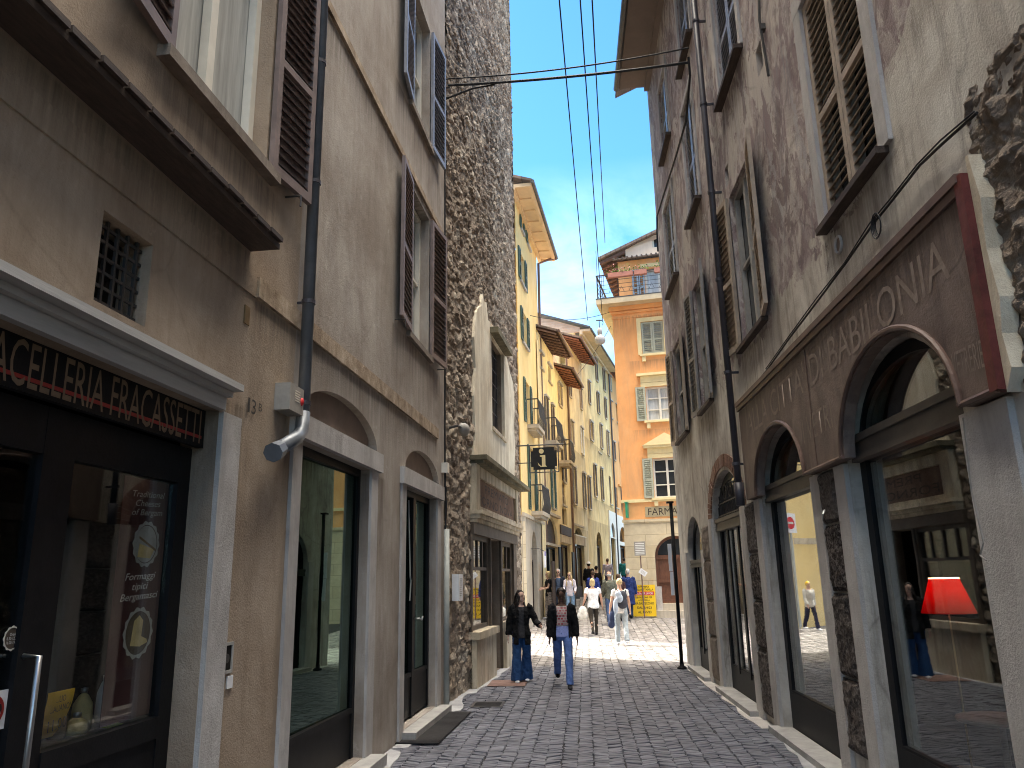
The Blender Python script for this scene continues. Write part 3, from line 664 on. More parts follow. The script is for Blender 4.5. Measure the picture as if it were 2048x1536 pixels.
# ================================================================ STONE TOWER
loc, rz = wframe(-1.13, 12.57, 9.0)
TW = thing('stone_tower', 'tall rough stone tower house with a pale plaster patch and an old shop front', 'tower', loc, rz)
TWX = 7.95
holes = [rect(3.95, 5.55, 5.05, 7.12), rect(1.92, 3.66, .95, 2.66), rect(3.72, 4.9, .02, 2.66), rect(4.98, 6.6, .95, 2.66)]
wall(TW, rect(-.04, TWX, -.3, 24), holes, 'mortar', .35)
b = MB(); b.box(TWX - .3, TWX, .36, 7, -.3, 24); b.box(-.04, .26, .36, 7, 3, 24); b.box(.26, TWX - .3, 6.7, 7, -.3, 24); b.build('side_walls', 'mortar', TW)
MB().box(-.04, TWX, .36, 7, 24.002, 24.2).build('roof', 'roof', TW)
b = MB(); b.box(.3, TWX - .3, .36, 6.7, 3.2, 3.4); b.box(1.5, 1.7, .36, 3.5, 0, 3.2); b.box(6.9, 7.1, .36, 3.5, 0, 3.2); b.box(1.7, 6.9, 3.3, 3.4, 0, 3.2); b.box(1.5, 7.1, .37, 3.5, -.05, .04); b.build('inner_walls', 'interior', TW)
patch = [(1.98, 4.02), (2.12, 4.7), (2.05, 5.3), (2.22, 5.9), (2.1, 6.5), (2.34, 7.1), (2.6, 7.3), (2.85, 7.42), (3.02, 7.75), (3.2, 7.62), (3.42, 7.7), (3.6, 7.35), (4.2, 7.42), (4.9, 7.3), (5.5, 7.35), (6.1, 7.12), (6.5, 6.9), (6.95, 6.75), (7.12, 6.2), (6.95, 5.6), (7.05, 5.0), (6.9, 4.5), (6.98, 4.02)]
patch_in = [(x + (.08 if x < 4.5 else -.08), z - (.08 if z > 4.5 else 0)) for x, z in patch]
def inside(p, poly):
    x, z = p; r = False
    for i in range(len(poly)):
        (x1, z1), (x2, z2) = poly[i - 1], poly[i]
        if (z1 > z) != (z2 > z) and x < (x2 - x1) * (z - z1) / (z2 - z1) + x1: r = not r
    return r
def stones(blocked, x0, x1, z0, z1, hmin, hmax, lmin, lmax, pro, seed, side=None, nx=5, nz=4, gap=.012, rough=.6):
    """courses of individually cut, rough faced stones"""
    rnd = random.Random(seed); b = MB(); z = z0; row = 0
    while z < z1:
        h = rnd.uniform(hmin, hmax); x = x0 - rnd.uniform(0, lmin) * (row % 2)
        while x < x1:
            l = rnd.uniform(lmin, lmax); a, c = max(x, x0), min(x + l, x1)
            if x1 - c < lmin * .4: c = x1
            if c - a > .05:
                cx, cz = (a + c) / 2, z + h / 2
                if not blocked(cx, cz, a, c, z, z + h):
                    p = rnd.uniform(.25, 1) * pro; tx, tz = rnd.uniform(-1, 1) * pro * .45, rnd.uniform(-1, 1) * pro * .45
                    off = Vector((rnd.uniform(0, 50), rnd.uniform(0, 50), rnd.uniform(0, 50))); vs = []; fs = []
                    for j in range(nz + 1):
                        for i in range(nx + 1):
                            u, v = i / nx, j / nz; e = min(u, 1 - u, v, 1 - v)
                            k = min(1, e * 4.0)
                            xx = a + gap + (c - a - 2 * gap) * u; zz = z + gap + (h - 2 * gap) * v
                            q = noise.noise(Vector((xx * 5, zz * 5, 0)) + off) * .6 + noise.noise(Vector((xx * 13, zz * 13, 0)) + off) * .4
                            jx = noise.noise(Vector((xx * 3, zz * 3, 9)) + off) * .035; jz = noise.noise(Vector((xx * 3, zz * 3, 19)) + off) * .035
                            y = (.02 if e == 0 else 0) - k * (p + (u - .5) * tx + (v - .5) * tz + q * pro * rough)
                            vs.append((xx + jx, min(y, .02), zz + jz))
                    for j in range(nz):
                        for i in range(nx): q = j * (nx + 1) + i; fs.append((q, q + 1, q + nx + 2, q + nx + 1))
                    b.add(vs, fs)
            x += l
        z += h; row += 1
    return b
def rough_sheet(x0, x1, z0, z1, amp, seed, sx, sz, res, blocked=None, frac=.28):
    """irregular rubble face: one displaced sheet of cells, each cell a stone with its own tone"""
    rnd = random.Random(seed); nx, nz = int((x1 - x0) / res), int((z1 - z0) / res); b = MB(); tone = []; joint = []; idx = {}
    for j in range(nz + 1):
        for i in range(nx + 1):
            x = x0 + (x1 - x0) * i / nx; z = z0 + (z1 - z0) * j / nz
            w1 = noise.noise(Vector((x * 1.3, z * 1.3, seed))) * .9; w2 = noise.noise(Vector((x * 1.3, z * 1.3, seed + 9))) * .5
            big = .72 + .5 * noise.noise(Vector((x * .5, z * .5, seed + 4)))
            d, pts = noise.voronoi(Vector((x / sx + w1, z / sz + w2, seed * 3.7)))
            e = min(1, (d[1] - d[0]) * 3.2); p = pts[0]; hsh = abs(sin(p[0] * 12.9898 + p[1] * 78.233 + p[2] * 37.7) * 43758.5453) % 1
            h2 = abs(sin(p[0] * 39.3 + p[1] * 11.1) * 24634.63) % 1
            prof = e ** .6
            q = noise.fractal(Vector((x * 9, z * 9, seed)), .9, 2.1, 4)
            y = -amp * (prof * (.35 + 1.0 * h2) * big * (1.25 - frac) + q * frac * (.4 + .6 * prof)) + .012 * (1 - prof)
            b.v.append((x, y, z)); tone.append(hsh); joint.append(max(0, 1 - e * 2.2))
    for j in range(nz):
        for i in range(nx):
            if blocked:
                x = x0 + (x1 - x0) * (i + .5) / nx; z = z0 + (z1 - z0) * (j + .5) / nz
                if blocked(x, z): continue
            q = j * (nx + 1) + i; b.f.append((q, q + 1, q + nx + 2, q + nx + 1))
    def build_tone(name, m, par):
        o = b.build(name, m, par)
        for nm, vals in (('tone', tone), ('joint', joint)):
            at = o.data.attributes.new(nm, 'FLOAT', 'POINT'); at.data.foreach_set('value', vals)
        return o
    b.build_tone = build_tone; return b
def tblock(cx, cz, a, c, z0, z1):
    if inside((cx, cz), patch) or inside((a + .08, cz), patch) and inside((c - .08, cz), patch): return True
    if cz < 4.12 and 1.75 < cx < 7.15: return True
    if cz < 4.12 and (a < 7.1 and c > 1.85 and 1.8 < c < 7.3): return True
    return False
rough_sheet(-.03, TWX + .03, -.1, 20.5, .07, 5, .36, .19, .038, lambda x, z: inside((x, z), patch_in) or (z < 4.0 and 1.85 < x < 7.1), .42).build_tone('rubble_facing', 'tower', TW)
# the tower's return wall, seen as its ragged far edge
sb = rough_sheet(-.05, 1.2, -.1, 20.5, .12, 9, .5, .3, .06)
sb.v = [(TWX - .01 - y, x + .01, z) for x, y, z in sb.v]; sb.build_tone('side_facing', 'tower', TW)
pb = MB(); pb.plate(patch, [rect(3.95, 5.55, 5.05, 7.12)], -.075, .0); pb.build('plaster_patch', 'patch', TW)
w = bars(MB(), 3.95, 5.55, 5.05, 7.12, .1, 9, 6, .011).build('window', 'iron', TW)
MB().box(3.93, 5.57, .22, .24, 5.03, 7.14).build('pane', 'pane', w)
MB().box(3.8, 5.75, -.26, -.076, 7.13, 7.26).build('hood', 'moss', w); MB().box(3.9, 5.6, -.11, -.076, 4.96, 5.045).build('sill', 'shopstone', w)
b = MB(); b.box(1.9, 7.75, -.34, .003, 4.03, 4.12); b.box(1.95, 7.2, -.26, .003, 3.97, 4.027); b.build('upper_cornice', 'moss', TW)
b = MB(); b.box(1.95, 2.28, -.13, .003, 3.1, 3.967); b.box(6.72, 7.0, -.13, .003, 3.1, 3.967); b.box(2.28, 6.72, -.11, .003, 3.75, 3.967); b.box(2.28, 6.72, -.11, .003, 3.1, 3.2)
b.box(1.92, 7.1, -.24, .003, 3.03, 3.098); b.box(1.94, 7.08, -.19, .003, 2.95, 3.028); b.box(1.95, 7.05, -.14, .003, 2.88, 2.948); b.build('sign_surround', 'shopstone', TW)
b = MB(); b.box(1.86, 7.05, -.09, .003, 2.665, 2.878); b.build('lintel_beam', 'interior_wood', TW)
b = MB()
for x0, x1 in ((1.8, 1.91), (6.62, 7.05), (3.665, 3.715), (4.905, 4.975)): MB().box(x0, x1, -.055, .003, -.1, 2.662).build('shop_post', 'interior_wood', TW)
for x0, x1 in ((1.8, 3.7), (4.96, 6.7)): MB().box(x0, x1, -.14, .003, -.1, .82).box(x0 - .03, x1 + .03, -.2, .003, .818, .945).build('plinth', 'shopstone', TW)
for x0, x1, nx in ((1.92, 3.66, 4), (4.98, 6.6, 3)):
    fb = MB(); fb.box(x0, x0 + .06, .02, .1, .95, 2.66); fb.box(x1 - .06, x1, .02, .1, .95, 2.66); fb.box(x0 + .06, x1 - .06, .02, .1, 2.58, 2.66); fb.box(x0 + .06, x1 - .06, .02, .1, .95, 1.02); fb.box(x0 + .06, x1 - .06, .025, .095, 2.02, 2.08)
    for i in range(1, nx): fb.box(x0 + (x1 - x0) * i / nx - .03, x0 + (x1 - x0) * i / nx + .03, .03, .09, 2.08, 2.58)
    f = fb.build('display_window', 'interior_wood', TW); MB().box(x0 + .03, x1 - .03, .055, .065, .98, 2.62).build('glass_pane', 'glass_r', f)
MB().box(4.0, 4.85, 1.1, 1.14, .04, 2.6).build('shop_door', 'dark', TW)
t = on(TW, 'carved_sign', 'weathered brown sign panel with worn lettering above the tower shop window', 'sign')
M['panel_brown'] = plaster('worn brown sign panel', (.15, .085, .058), (.23, .145, .10), (.33, .23, .165), (.10, .06, .045), 2.2, .5, .6, .3)
MB().box(2.285, 6.715, -.06, -.002, 3.205, 3.745).build('panel', 'panel_brown', t)
text('lettering', 'PREMIATO\nFORNO NOVA', t, 'darkwood', 4.5, 3.475, -.062, .42, 4.0)
t = on(TW, 'floodlight', 'grey floodlight on a bracket at the corner of the stone tower', 'lamp')
MB().tube([(.25, -.02, 4.33), (.25, -.16, 4.36), (.4, -.18, 4.36)], .022, 8).build('bracket', 'iron', t); MB().sweep([((.4, -.18, 4.36), .03, .035), ((.46, -.185, 4.36), .07, .09), ((.6, -.2, 4.35), .10, .12), ((.62, -.2, 4.35), .097, .117)], (0, 0, 1), 14).build('housing', 'frame_grey', t, True)
MB().sweep([((.622, -.2, 4.35), .09, .11), ((.628, -.2, 4.35), .09, .11)], (0, 0, 1), 14).build('lens', 'pane', t)
t = on(TW, 'wall_plaque', 'small white text plaque screwed to the tower stones', 'plaque')
MB().box(.4, .66, -.15, -.03, 1.52, 1.94).build('plate', 'paper', t)
b = MB()
for k in range(9): b.box(.44, .62 - (k % 3) * .03, -.1525, -.1505, 1.86 - k * .033, 1.87 - k * .033)
b.build('text_lines', 'grey_print', t)
# hanging information sign
t = on(TW, 'info_sign', 'black hanging information sign with notched corners and pale letter i', 'sign')
sx = 7.75
b = MB(); b.tube([(sx, .05, 5.24), (sx, -1.25, 5.24)], .018, 8); b.tube([(sx, .05, 4.78), (sx, -.45, 4.78)], .014, 8)
for y in (-.34, -1.1): b.tube([(sx, y, 5.24), (sx, y, 4.52)], .014, 8)
b.tube([(sx, -.34, 4.52), (sx, -1.1, 4.52)], .014, 8); b.build('bracket', 'iron', t)
pl = [(.44, 4.59), (1.0, 4.59), (1.0, 4.67), (1.06, 4.67), (1.06, 5.08), (1.0, 5.08), (1.0, 5.17), (.44, 5.17), (.44, 5.08), (.38, 5.08), (.38, 4.67), (.44, 4.67)]
pm = MB().plate(pl, [], -.02, .02); rotm = Matrix.Translation((sx, 0, 0)) @ Matrix.Rotation(-pi / 2, 4, 'Z')
pm.xf(Matrix.Translation((0, 0, 0)))
pm.v = [(sx + y, -x, z) for x, y, z in pm.v]; pm.build('board', 'black_text', t)
gm = MB(); disc = [(.66 + .065 * cos(2 * pi * k / 20), 5.07 + .065 * sin(2 * pi * k / 20)) for k in range(20)]
gm.plate(disc, [], -.03, -.021); gm.plate([(.64, 4.66), (.8, 4.66), (.76, 4.7), (.76, 4.97), (.62, 4.96), (.62, 4.93), (.67, 4.92), (.67, 4.7)], [], -.03, -.021)
gm.plate([(.56, 4.78), (.585, 4.7), (.64, 4.655), (.64, 4.68), (.60, 4.72)], [], -.03, -.021)
gm.v = [(sx + y, -x, z) for x, y, z in gm.v]; gm.build('letter_mark', 'trim_yellow', t)

# ================================================================ YELLOW HOUSE
def gz(y):
    P = ((-99, 0), (23, 0), (26, .16), (30, .42), (45, 1.12), (65, 1.75), (400, 4))
    for (a, c), (d, e) in zip(P, P[1:]):
        if y <= d: return c + (e - c) * (y - a) / (d - a)
    return 4
def doorlike(par, x0, x1, z0, z1, m='dark', name='door', y=.2, top=None):
    fb = MB(); fb.box(x0, x0 + .08, y - .05, y, z0, z1); fb.box(x1 - .08, x1, y - .05, y, z0, z1); fb.box(x0 + .08, x1 - .08, y - .05, y, z1 - .08, z1)
    xm = (x0 + x1) / 2; fb.box(xm - .05, xm + .05, y - .05, y, z0, z1 - .08); fb.box(x0 + .08, x1 - .08, y - .045, y - .005, z0, z0 + .5)
    f = fb.build(name, m, par); MB().box(x0 + .02, x1 - .02, y + .002, y + .02, z0, (top or z1)).build('pane', 'pane', f); return f
def balcony(par, x0, x1, z, d=.42, h=.95, m='iron'):
    s_ = MB(); s_.box(x0, x1, -d, .003, z - .14, z); s_.box(x0 + .08, x1 - .08, -d * .8, .003, z - .24, z - .142); o = s_.build('balcony', 'greystone', par)
    r = MB(); r.box(x0, x1, -d, -d + .03, z + h - .04, z + h); r.box(x0, x0 + .03, -d, 0, z + h - .04, z + h); r.box(x1 - .03, x1, -d, 0, z + h - .04, z + h)
    n = max(3, int((x1 - x0) / .13))
    for i in range(n + 1):
        x = x0 + .015 + (x1 - x0 - .03) * i / n
        r.tube([(x, -d + .015, z), (x, -d - .05, z + .25), (x, -d + .015, z + h - .04)], .011, 5)
    for x in (x0 + .015, x1 - .015):
        for k in range(3): r.tube([(x, -d * k / 3, z), (x, -d * k / 3, z + h - .04)], .011, 5)
    r.build('railing', m, o); return o
loc, rz = wframe(.25, 26, 10)
YH = thing('yellow_house', 'tall warm yellow house with green shutters behind the stone tower, panelled eaves on top', 'house', loc, rz)
holes = [rect(.95, 1.98, 10.2, 11.45), rect(.72, 1.75, 12.5, 13.7), rect(1.15, 1.65, 14.75, 15.2), rect(2.65, 3.3, 14.8, 15.2), rect(1.15, 2.3, 7.25, 8.85), rect(1.75, 3.0, 4.2, 6.5), arch(1.85, 3.15, .2, 2.5, 3.5)]
wall(YH, rect(-.0, 5.2, 3.9, 15.4), [h for h in holes[:-1]], 'yellow', .3)
wall(YH, rect(-.0, 5.2, -.1, 3.9), [holes[-1]], 'greystone', .3, 'ground_storey')
b = MB()
k = Vector((-.80, .60, 0)); k = Matrix.Rotation(-rz, 3, 'Z') @ k
p0, p1, p2 = Vector((0, .31, 0)), Vector((0, .31, 0)) + k * 11, Vector((5.2, 11, 0))
sw = [(0, .3), (k.x * 11, .3 + k.y * 11), (5.2, .3 + k.y * 11), (5.2, .3)]
vs = [(x, y, z) for z in (-.3, 15.4) for x, y in sw]
b.add(vs, [(0, 1, 5, 4), (1, 2, 6, 5), (2, 3, 7, 6)]); b.build('side_walls', 'yellow', YH, fixn=False)
window(YH, .95, 1.98, 10.2, 11.45, nx=2, nz=2, sh='both', shm='louvre_green', shw=.42, step=.1, d=.2)
window(YH, .72, 1.75, 12.5, 13.7, nx=2, nz=2, sh='both', shm='louvre_green', shw=.42, step=.1, d=.2)
window(YH, 1.15, 1.65, 14.75, 15.2, nx=1, nz=1, sh='both', shm='louvre_green', shw=.3, step=.1, d=.2, mid=False)
window(YH, 2.65, 3.3, 14.8, 15.2, nx=1, nz=1, sh='left', shm='louvre_green', shw=.4, step=.1, d=.2, mid=False)
window(YH, 1.15, 2.3, 7.25, 8.85, nx=2, nz=3, sh='both', shm='louvre_green', shw=.35, step=.1, d=.2, sill=0)
window(YH, 1.75, 3.0, 4.2, 6.5, nx=2, nz=3, sh='both', shm='louvre_green', shw=.4, step=.1, d=.2, sill=0)
balcony(YH, 1.55, 3.2, 7.25); balcony(YH, 2.0, 3.9, 4.18)
doorlike(YH, 1.85, 3.15, .3, 2.5, 'darkwood', 'door', .2, 3.4)
MB().box(3.2, 3.9, -.55, -.5, .5, 2.45).xf(Matrix.Identity(4)).build('open_door_leaf', 'darkwood', YH)
MB().box(-.02, 5.22, -.08, .002, 3.86, 3.98).build('belt_course', 'greystone', YH)
b = MB(); b.box(-.9, 6.0, -.75, .003, 15.42, 15.5); b.box(-.9, 6.0, -.72, -.6, 15.36, 15.418); b.box(-.9, 6.0, -.14, -.003, 15.3, 15.418)
for i in range(8): b.box(-.9 + i * .96, -.78 + i * .96, -.6, -.14, 15.37, 15.418)
b.build('eaves', 'soffit_cream', YH)
b = MB(); b.tube([(-1, -.8, 15.5), (6.0, -.8, 15.5)], .07, 8); b.build('gutter', 'gutter', YH)
b = MB(); b.add([(-1, -.78, 15.502), (6, -.78, 15.502), (6, 4, 17.2), (-1, 4, 17.2), (-1, -.78, 15.6), (6, -.78, 15.6), (6, 4, 17.3), (-1, 4, 17.3)], [(0, 3, 2, 1), (4, 5, 6, 7), (0, 1, 5, 4), (1, 2, 6, 5), (2, 3, 7, 6), (3, 0, 4, 7)]); b.build('roof', 'roof', YH)
b = MB(); b.tube([(5.95, -.78, 15.45), (5.6, -.5, 15.3), (5.12, -.1, 14.95), (5.12, -.08, 12), (5.12, -.08, 3.0)], .055, 8); b.build('drain_pipe', 'copper', YH)
SM = Matrix.Rotation(-rz, 4, 'Z') @ Matrix.Translation((-.25, -26, 0)); SM = SM @ Matrix.Translation((.25, 26, 0)) @ Matrix.Rotation(math.atan2(-.6, .8), 4, 'Z')
b = MB().box(-9, -.02, -.05, .2, -.3, 3.7).xf(SM); b.build('side_base', 'ashlar', YH)
MB().box(-9, -.01, -.12, .2, 3.702, 3.9).xf(SM).build('side_course', 'greystone', YH)
for x0_, x1_ in ((-1.75, -.75), (-4.6, -3.4)):
    f_ = MB().box(x0_, x1_, -.09, -.051, .1, 2.75).xf(SM).build('side_door', 'darkwood', YH); MB().box(x0_ - .14, x1_ + .14, -.14, -.051, 2.752, 2.95).xf(SM).build('door_head', 'shopstone', f_)
for x0_ in (-1.9, -4.4):
    for z0_ in (5.0, 8.2, 11.4):
        f_ = MB().box(x0_, x0_ + 1.0, -.02, .2, z0_, z0_ + 1.6).xf(SM).build('side_window', 'pane', YH)
        for xx in (x0_ - .5, x0_ + 1.02): shutter(xx, xx + .48, z0_, z0_ + 1.6, -.06, .04, .1).xf(SM).build('shutter', 'louvre_green', f_)
MB().tube([(-.55, -.1, .2), (-.55, -.1, 3.3)], .05, 10).xf(SM).build('side_pipe', 'pipe_pale', YH)
t = thing('no_entry_sign', 'red no entry plate on a pole round the corner, mirrored in shop glass', 'sign', (.25, 26, 0), math.atan2(-.6, .8))
MB().tube([(-.3, -.3, .1), (-.3, -.3, 3.75)], .03, 10).build('pole', 'pipe_pale', t); pl_t = MB().box(-.56, -.04, -.36, -.335, 3.1, 3.72).build('plate', 'paper', t)
dk = [(-.3 + .2 * cos(2 * pi * k / 28), 3.41 + .2 * sin(2 * pi * k / 28)) for k in range(28)]
MB().plate(dk, [], -.366, -.361).build('disc', 'red', pl_t); MB().box(-.44, -.16, -.37, -.3665, 3.375, 3.445).build('bar', 'white', pl_t)
t = on(YH, 'shop_plate', 'small white and purple hanging plate beside the yellow house doorway', 'sign')
M['purple'] = plain('purple print', (.25, .22, .5), .6, .3, .1, 6)
MB().box(1.5, 1.85, -.5, -.46, 2.2, 2.75).build('plate', 'paper', t); MB().box(1.5, 1.85, -.503, -.501, 2.6, 2.75).build('band', 'purple', t); MB().tube([(1.67, -.48, 2.75), (1.67, -.3, 2.85), (1.67, .0, 2.85)], .015, 6).build('bracket', 'iron', t)

# ================================================================ THE ROW UP THE STREET
def row(name, label, px, py, az, L, zt, m, wins, holes_extra=(), lower=None, depth=8, gm='greystone', zb=0):
    loc, rz = wframe(px, py, az)
    o = thing(name, label, 'house', loc, rz)
    wins = [((q[0] + .23 * (q[1] - q[0]), q[1] - .23 * (q[1] - q[0])) + tuple(q[2:]) if q[4] == 'o' else q) for q in wins]
    hs = []
    for (x0, x1, z0, z1, k, *rest) in wins: hs.append(rect(x0, x1, z0, z1))
    wall(o, rect(0, L, -.2, zt), hs + list(holes_extra), m, .3)
    shell(o, 0, L, zt, depth, m, .31, roof=False)
    for (x0, x1, z0, z1, k, *rest) in wins:
        shm = rest[0] if rest else 'louvre_brown'
        if k == 'o': window(o, x0, x1, z0, z1, 'frame_white', 'pane', .2, .07, 2, 3, .08, 'greystone', 'both', 'louvre_brown' if shm == 'louvre_tan' and z1 < 9.3 else shm, (x1 - x0) * .46, .13, hood=.12)
        elif k == 'c': window(o, x0, x1, z0, z1, 'frame_white', 'pane', .22, .07, 2, 3, .08, 'greystone', 'closed', shm, .3, .13, closed_y=.06)
        elif k == 'p': window(o, x0, x1, z0, z1, 'frame_white', 'pane', .22, .07, 2, 3, .08, 'greystone', hood=.1)
        elif k == 'v': window(o, x0, x1, z0, z1, 'frame_white', 'pane_sky', .1, .07, 2, 3, .06, 'greystone')
    return o
def tile_eave(par, x0, x1, z, d, up, rm='rafter', roofm='roof', fasc=True):
    """projecting tiled eaves on rafters"""
    b = MB(); n = int((x1 - x0) / .46)
    for i in range(n + 1):
        x = x0 + (x1 - x0) * i / n
        b.add([(x - .035, -d, z - .10), (x + .035, -d, z - .10), (x + .035, .1, z + up - .10), (x - .035, .1, z + up - .10), (x - .035, -d, z - .031), (x + .035, -d, z - .031), (x + .035, .1, z + up - .031), (x - .035, .1, z + up - .031)],
              [(0, 3, 2, 1), (4, 5, 6, 7), (0, 1, 5, 4), (1, 2, 6, 5), (2, 3, 7, 6), (3, 0, 4, 7)])
    e = b.build('eaves', rm, par)
    bb = MB(); bb.add([(x0 - .09, -d - .05, z - .03), (x1 + .09, -d - .05, z - .03), (x1 + .09, .09, z + up - .03), (x0 - .09, .09, z + up - .03), (x0 - .09, -d - .05, z - .005), (x1 + .09, -d - .05, z - .005), (x1 + .09, .09, z + up - .005), (x0 - .09, .09, z + up - .005)], [(0, 3, 2, 1), (4, 5, 6, 7), (0, 1, 5, 4), (1, 2, 6, 5), (2, 3, 7, 6), (3, 0, 4, 7)]); bb.build('boards', 'boards', e)
    b = MB(); y1 = 3.5; zr = z + up + (up / (d + .1)) * (y1 - .1)
    b.add([(x0 - .1, -d - .08, z + .002), (x1 + .1, -d - .08, z + .002), (x1 + .1, y1, zr + .002), (x0 - .1, y1, zr + .002), (x0 - .1, -d - .08, z + .1), (x1 + .1, -d - .08, z + .1), (x1 + .1, y1, zr + .1), (x0 - .1, y1, zr + .1)],
          [(0, 3, 2, 1), (4, 5, 6, 7), (0, 1, 5, 4), (1, 2, 6, 5), (2, 3, 7, 6), (3, 0, 4, 7)])
    b.build('roof', roofm, par)
    b = MB(); b.tube([(x0 - .1, -d - .12, z + .04), (x1 + .1, -d - .12, z + .04)], .06, 8); b.build('gutter', 'copper', par)
    return e
# first: cream house with two stepped tiled eaves
B1 = row('cream_house', 'cream house with two stepped brown tiled eaves beside the yellow house', 1.05, 30.2, 12, 8.2, 11.3, 'cream',
         [(1.3, 2.2, 7.4, 9.2, 'o'), (3.0, 3.7, 7.6, 9.2, 'o'), (5.2, 6.4, 9.75, 10.75, 'o', 'louvre_tan'), (2.6, 3.3, 10.2, 10.9, 'p'), (.7, 1.2, 10.3, 10.9, 'p'), (5.6, 6.9, 6.2, 8.2, 'o'), (5.5, 6.5, 5.1, 6.2 - .1, 'c', 'louvre_tan'), (2.3, 3.5, 4.7, 6.4, 'o', 'louvre_green')],
         [rect(.7, 3.8, .2, 3.1), arch(.8, 3.7, 3.2, 3.25, 4.25), rect(4.5, 7.5, .2, 3.3), rect(5.3, 6.7, 4.2, 4.95)])
MB().box(.3, 4.05, .0, 3, 11.301, 11.7).build('upper_wall', 'cream', B1)
tile_eave(B1, .3, 4.05, 11.62, .75, .3, 'rafter_dark'); tile_eave(B1, 4.4, 8.0, 11.1, .75, .3, 'rafter')
MB().box(4.08, 5.4, -.0, 1.2, 11.303, 12.0).build('brick_dormer', 'rubble_pale', B1)
balcony(B1, 1.1, 2.9, 7.3, .5); balcony(B1, 4.8, 6.0, 7.0, .55)
MB().box(.75, 3.75, .1, .14, 3.22, 4.3).build('rolling_grille', 'darkwood', B1)
b = MB(); b.box(.55, 3.95, -.14, .003, 4.32, 4.42); b.box(.7, 3.8, -.1, .003, 3.103, 3.2); b.build('shop_cornice', 'greystone', B1)
doorlike(B1, .7, 3.8, .4, 3.1, 'dark', 'shop_front', .2); doorlike(B1, 4.5, 7.5, .5, 3.3, 'darkwood', 'shop_front', .2)
MB().box(3.85, 4.45, -.6, -.55, .55, 2.9).build('open_door_leaf', 'dark', B1); MB().box(.2, .66, -.6, -.55, .55, 3.0).build('open_door_leaf', 'dark', B1)
b = MB(); b.box(4.4, 7.7, -.06, .003, 3.72, 4.12); b.build('dark_lintel', 'darkwood', B1); MB().box(4.4, 7.7, -.05, .003, 3.36, 3.7).build('shop_lintel', 'shopstone', B1)
MB().box(5.28, 6.72, .15, .17, 4.18, 4.97).build('vent_grille', 'darkwood', B1)
MB().tube([(8.15, -.08, 11.1), (8.15, -.08, 1.0)], .055, 8).build('drain_pipe', 'copper', B1)
B2 = row('straw_house', 'straw coloured narrow house with red brown rafters under its eaves', 2.76, 38.24, 14.5, 4.95, 13.8, 'cream2',
         [(.6, 1.3, 10.95, 11.75, 'o'), (3.95, 4.6, 11.0, 12.1, 'o', 'louvre_tan'), (.6, 1.5, 8.45, 9.6, 'o', 'louvre_tan'), (3.6, 4.55, 8.4, 9.8, 'o', 'frame_white'), (.55, 1.7, 5.45, 7.25, 'o', 'louvre_tan'), (3.6, 4.6, 5.5, 7.3, 'o', 'louvre_tan')],
         [arch(.4, 3.4, .4, 3.4, 4.3)])
tile_eave(B2, -.1, 5.0, 13.7, .75, .3, 'rafter')
doorlike(B2, .4, 3.4, .9, 3.4, 'darkwood', 'shop_front', .2, 4.25)
MB().box(.3, 3.5, -.05, .003, 4.36, 4.46).build('shop_cornice', 'greystone', B2)
b = MB(); b.tube([(-.05, -.07, 13.3), (-.05, -.07, 1)], .05, 8); b.build('drain_pipe', 'copper', B2)
t = on(B2, 'shop_board', 'cream coloured board over the arched shop of the straw house', 'sign'); MB().box(.35, 3.45, -.12, -.055, 3.42, 3.85).build('board', 'shopstone', t)
MB().box(.33, 3.47, -.13, -.05, 3.852, 3.9).build('trim', 'frame_white', t)
B3 = row('lemon_house', 'tall lemon grey house with long shuttered windows rising above the tiled eaves', 4.0, 43.04, 16, 9.75, 15.7, 'straw',
         [(1.8, 2.5, 11.9, 13.2, 'o'), (4.7, 5.5, 14.0, 15.45, 'o'), (7.5, 8.4, 14.0, 15.45, 'o'), (4.7, 5.6, 11.9, 13.15, 'o'), (7.6, 8.4, 12.1, 13.4, 'o'), (1.7, 2.9, 9.7, 10.75, 'o', 'louvre_tan'), (5.2, 6.2, 9.75, 11.2, 'o', 'louvre_tan'), (7.8, 8.8, 9.7, 11.2, 'o', 'louvre_tan'),
          (.35, 1.2, 5.55, 7.3, 'o', 'louvre_tan'), (2.3, 3.3, 6.45, 8.25, 'o', 'louvre_tan'), (4.7, 5.6, 6.45, 8.35, 'o', 'louvre_tan'), (8.1, 8.9, 6.45, 8.3, 'c', 'louvre_brown')],
         [arch(2.4, 4.2, .6, 3.6, 4.4), rect(7.2, 9.0, .6, 4.25)], gm='straw')
b = MB(); b.box(0, 9.8, -.62, .003, 15.72, 15.85); b.box(0, 9.8, -.15, .003, 15.55, 15.718); b.build('eaves', 'soffit_stone', B3)
MB().tube([(0, -.68, 15.82), (9.85, -.68, 15.82)], .06, 8).build('gutter', 'gutter', B3)
b = MB(); z2 = 17.35
b.add([(-.15, -.65, 15.852), (9.8, -.65, 15.852), (9.8, 5, 18.0), (-.15, 5, 18.0), (-.15, -.65, 15.95), (9.8, -.65, 15.95), (9.8, 5, 18.1), (-.15, 5, 18.1)], [(0, 3, 2, 1), (4, 5, 6, 7), (0, 1, 5, 4), (1, 2, 6, 5), (2, 3, 7, 6), (3, 0, 4, 7)]); b.build('roof', 'gutter', B3)
gb = MB(); gb.plate([(-5, 15.7), (0, 15.7), (0, 16.0), (-5, 17.95)], [], 0, .12); gb.v = [(.02 + y, -x, z) for x, y, z in gb.v]; gb.build('gable', 'rubble_pale', B3)
doorlike(B3, 2.4, 4.2, 1.1, 3.6, 'darkwood', 'shop_front', .2, 4.35); doorlike(B3, 7.2, 9.0, 1.3, 4.25, 'dark', 'shop_front', .2)
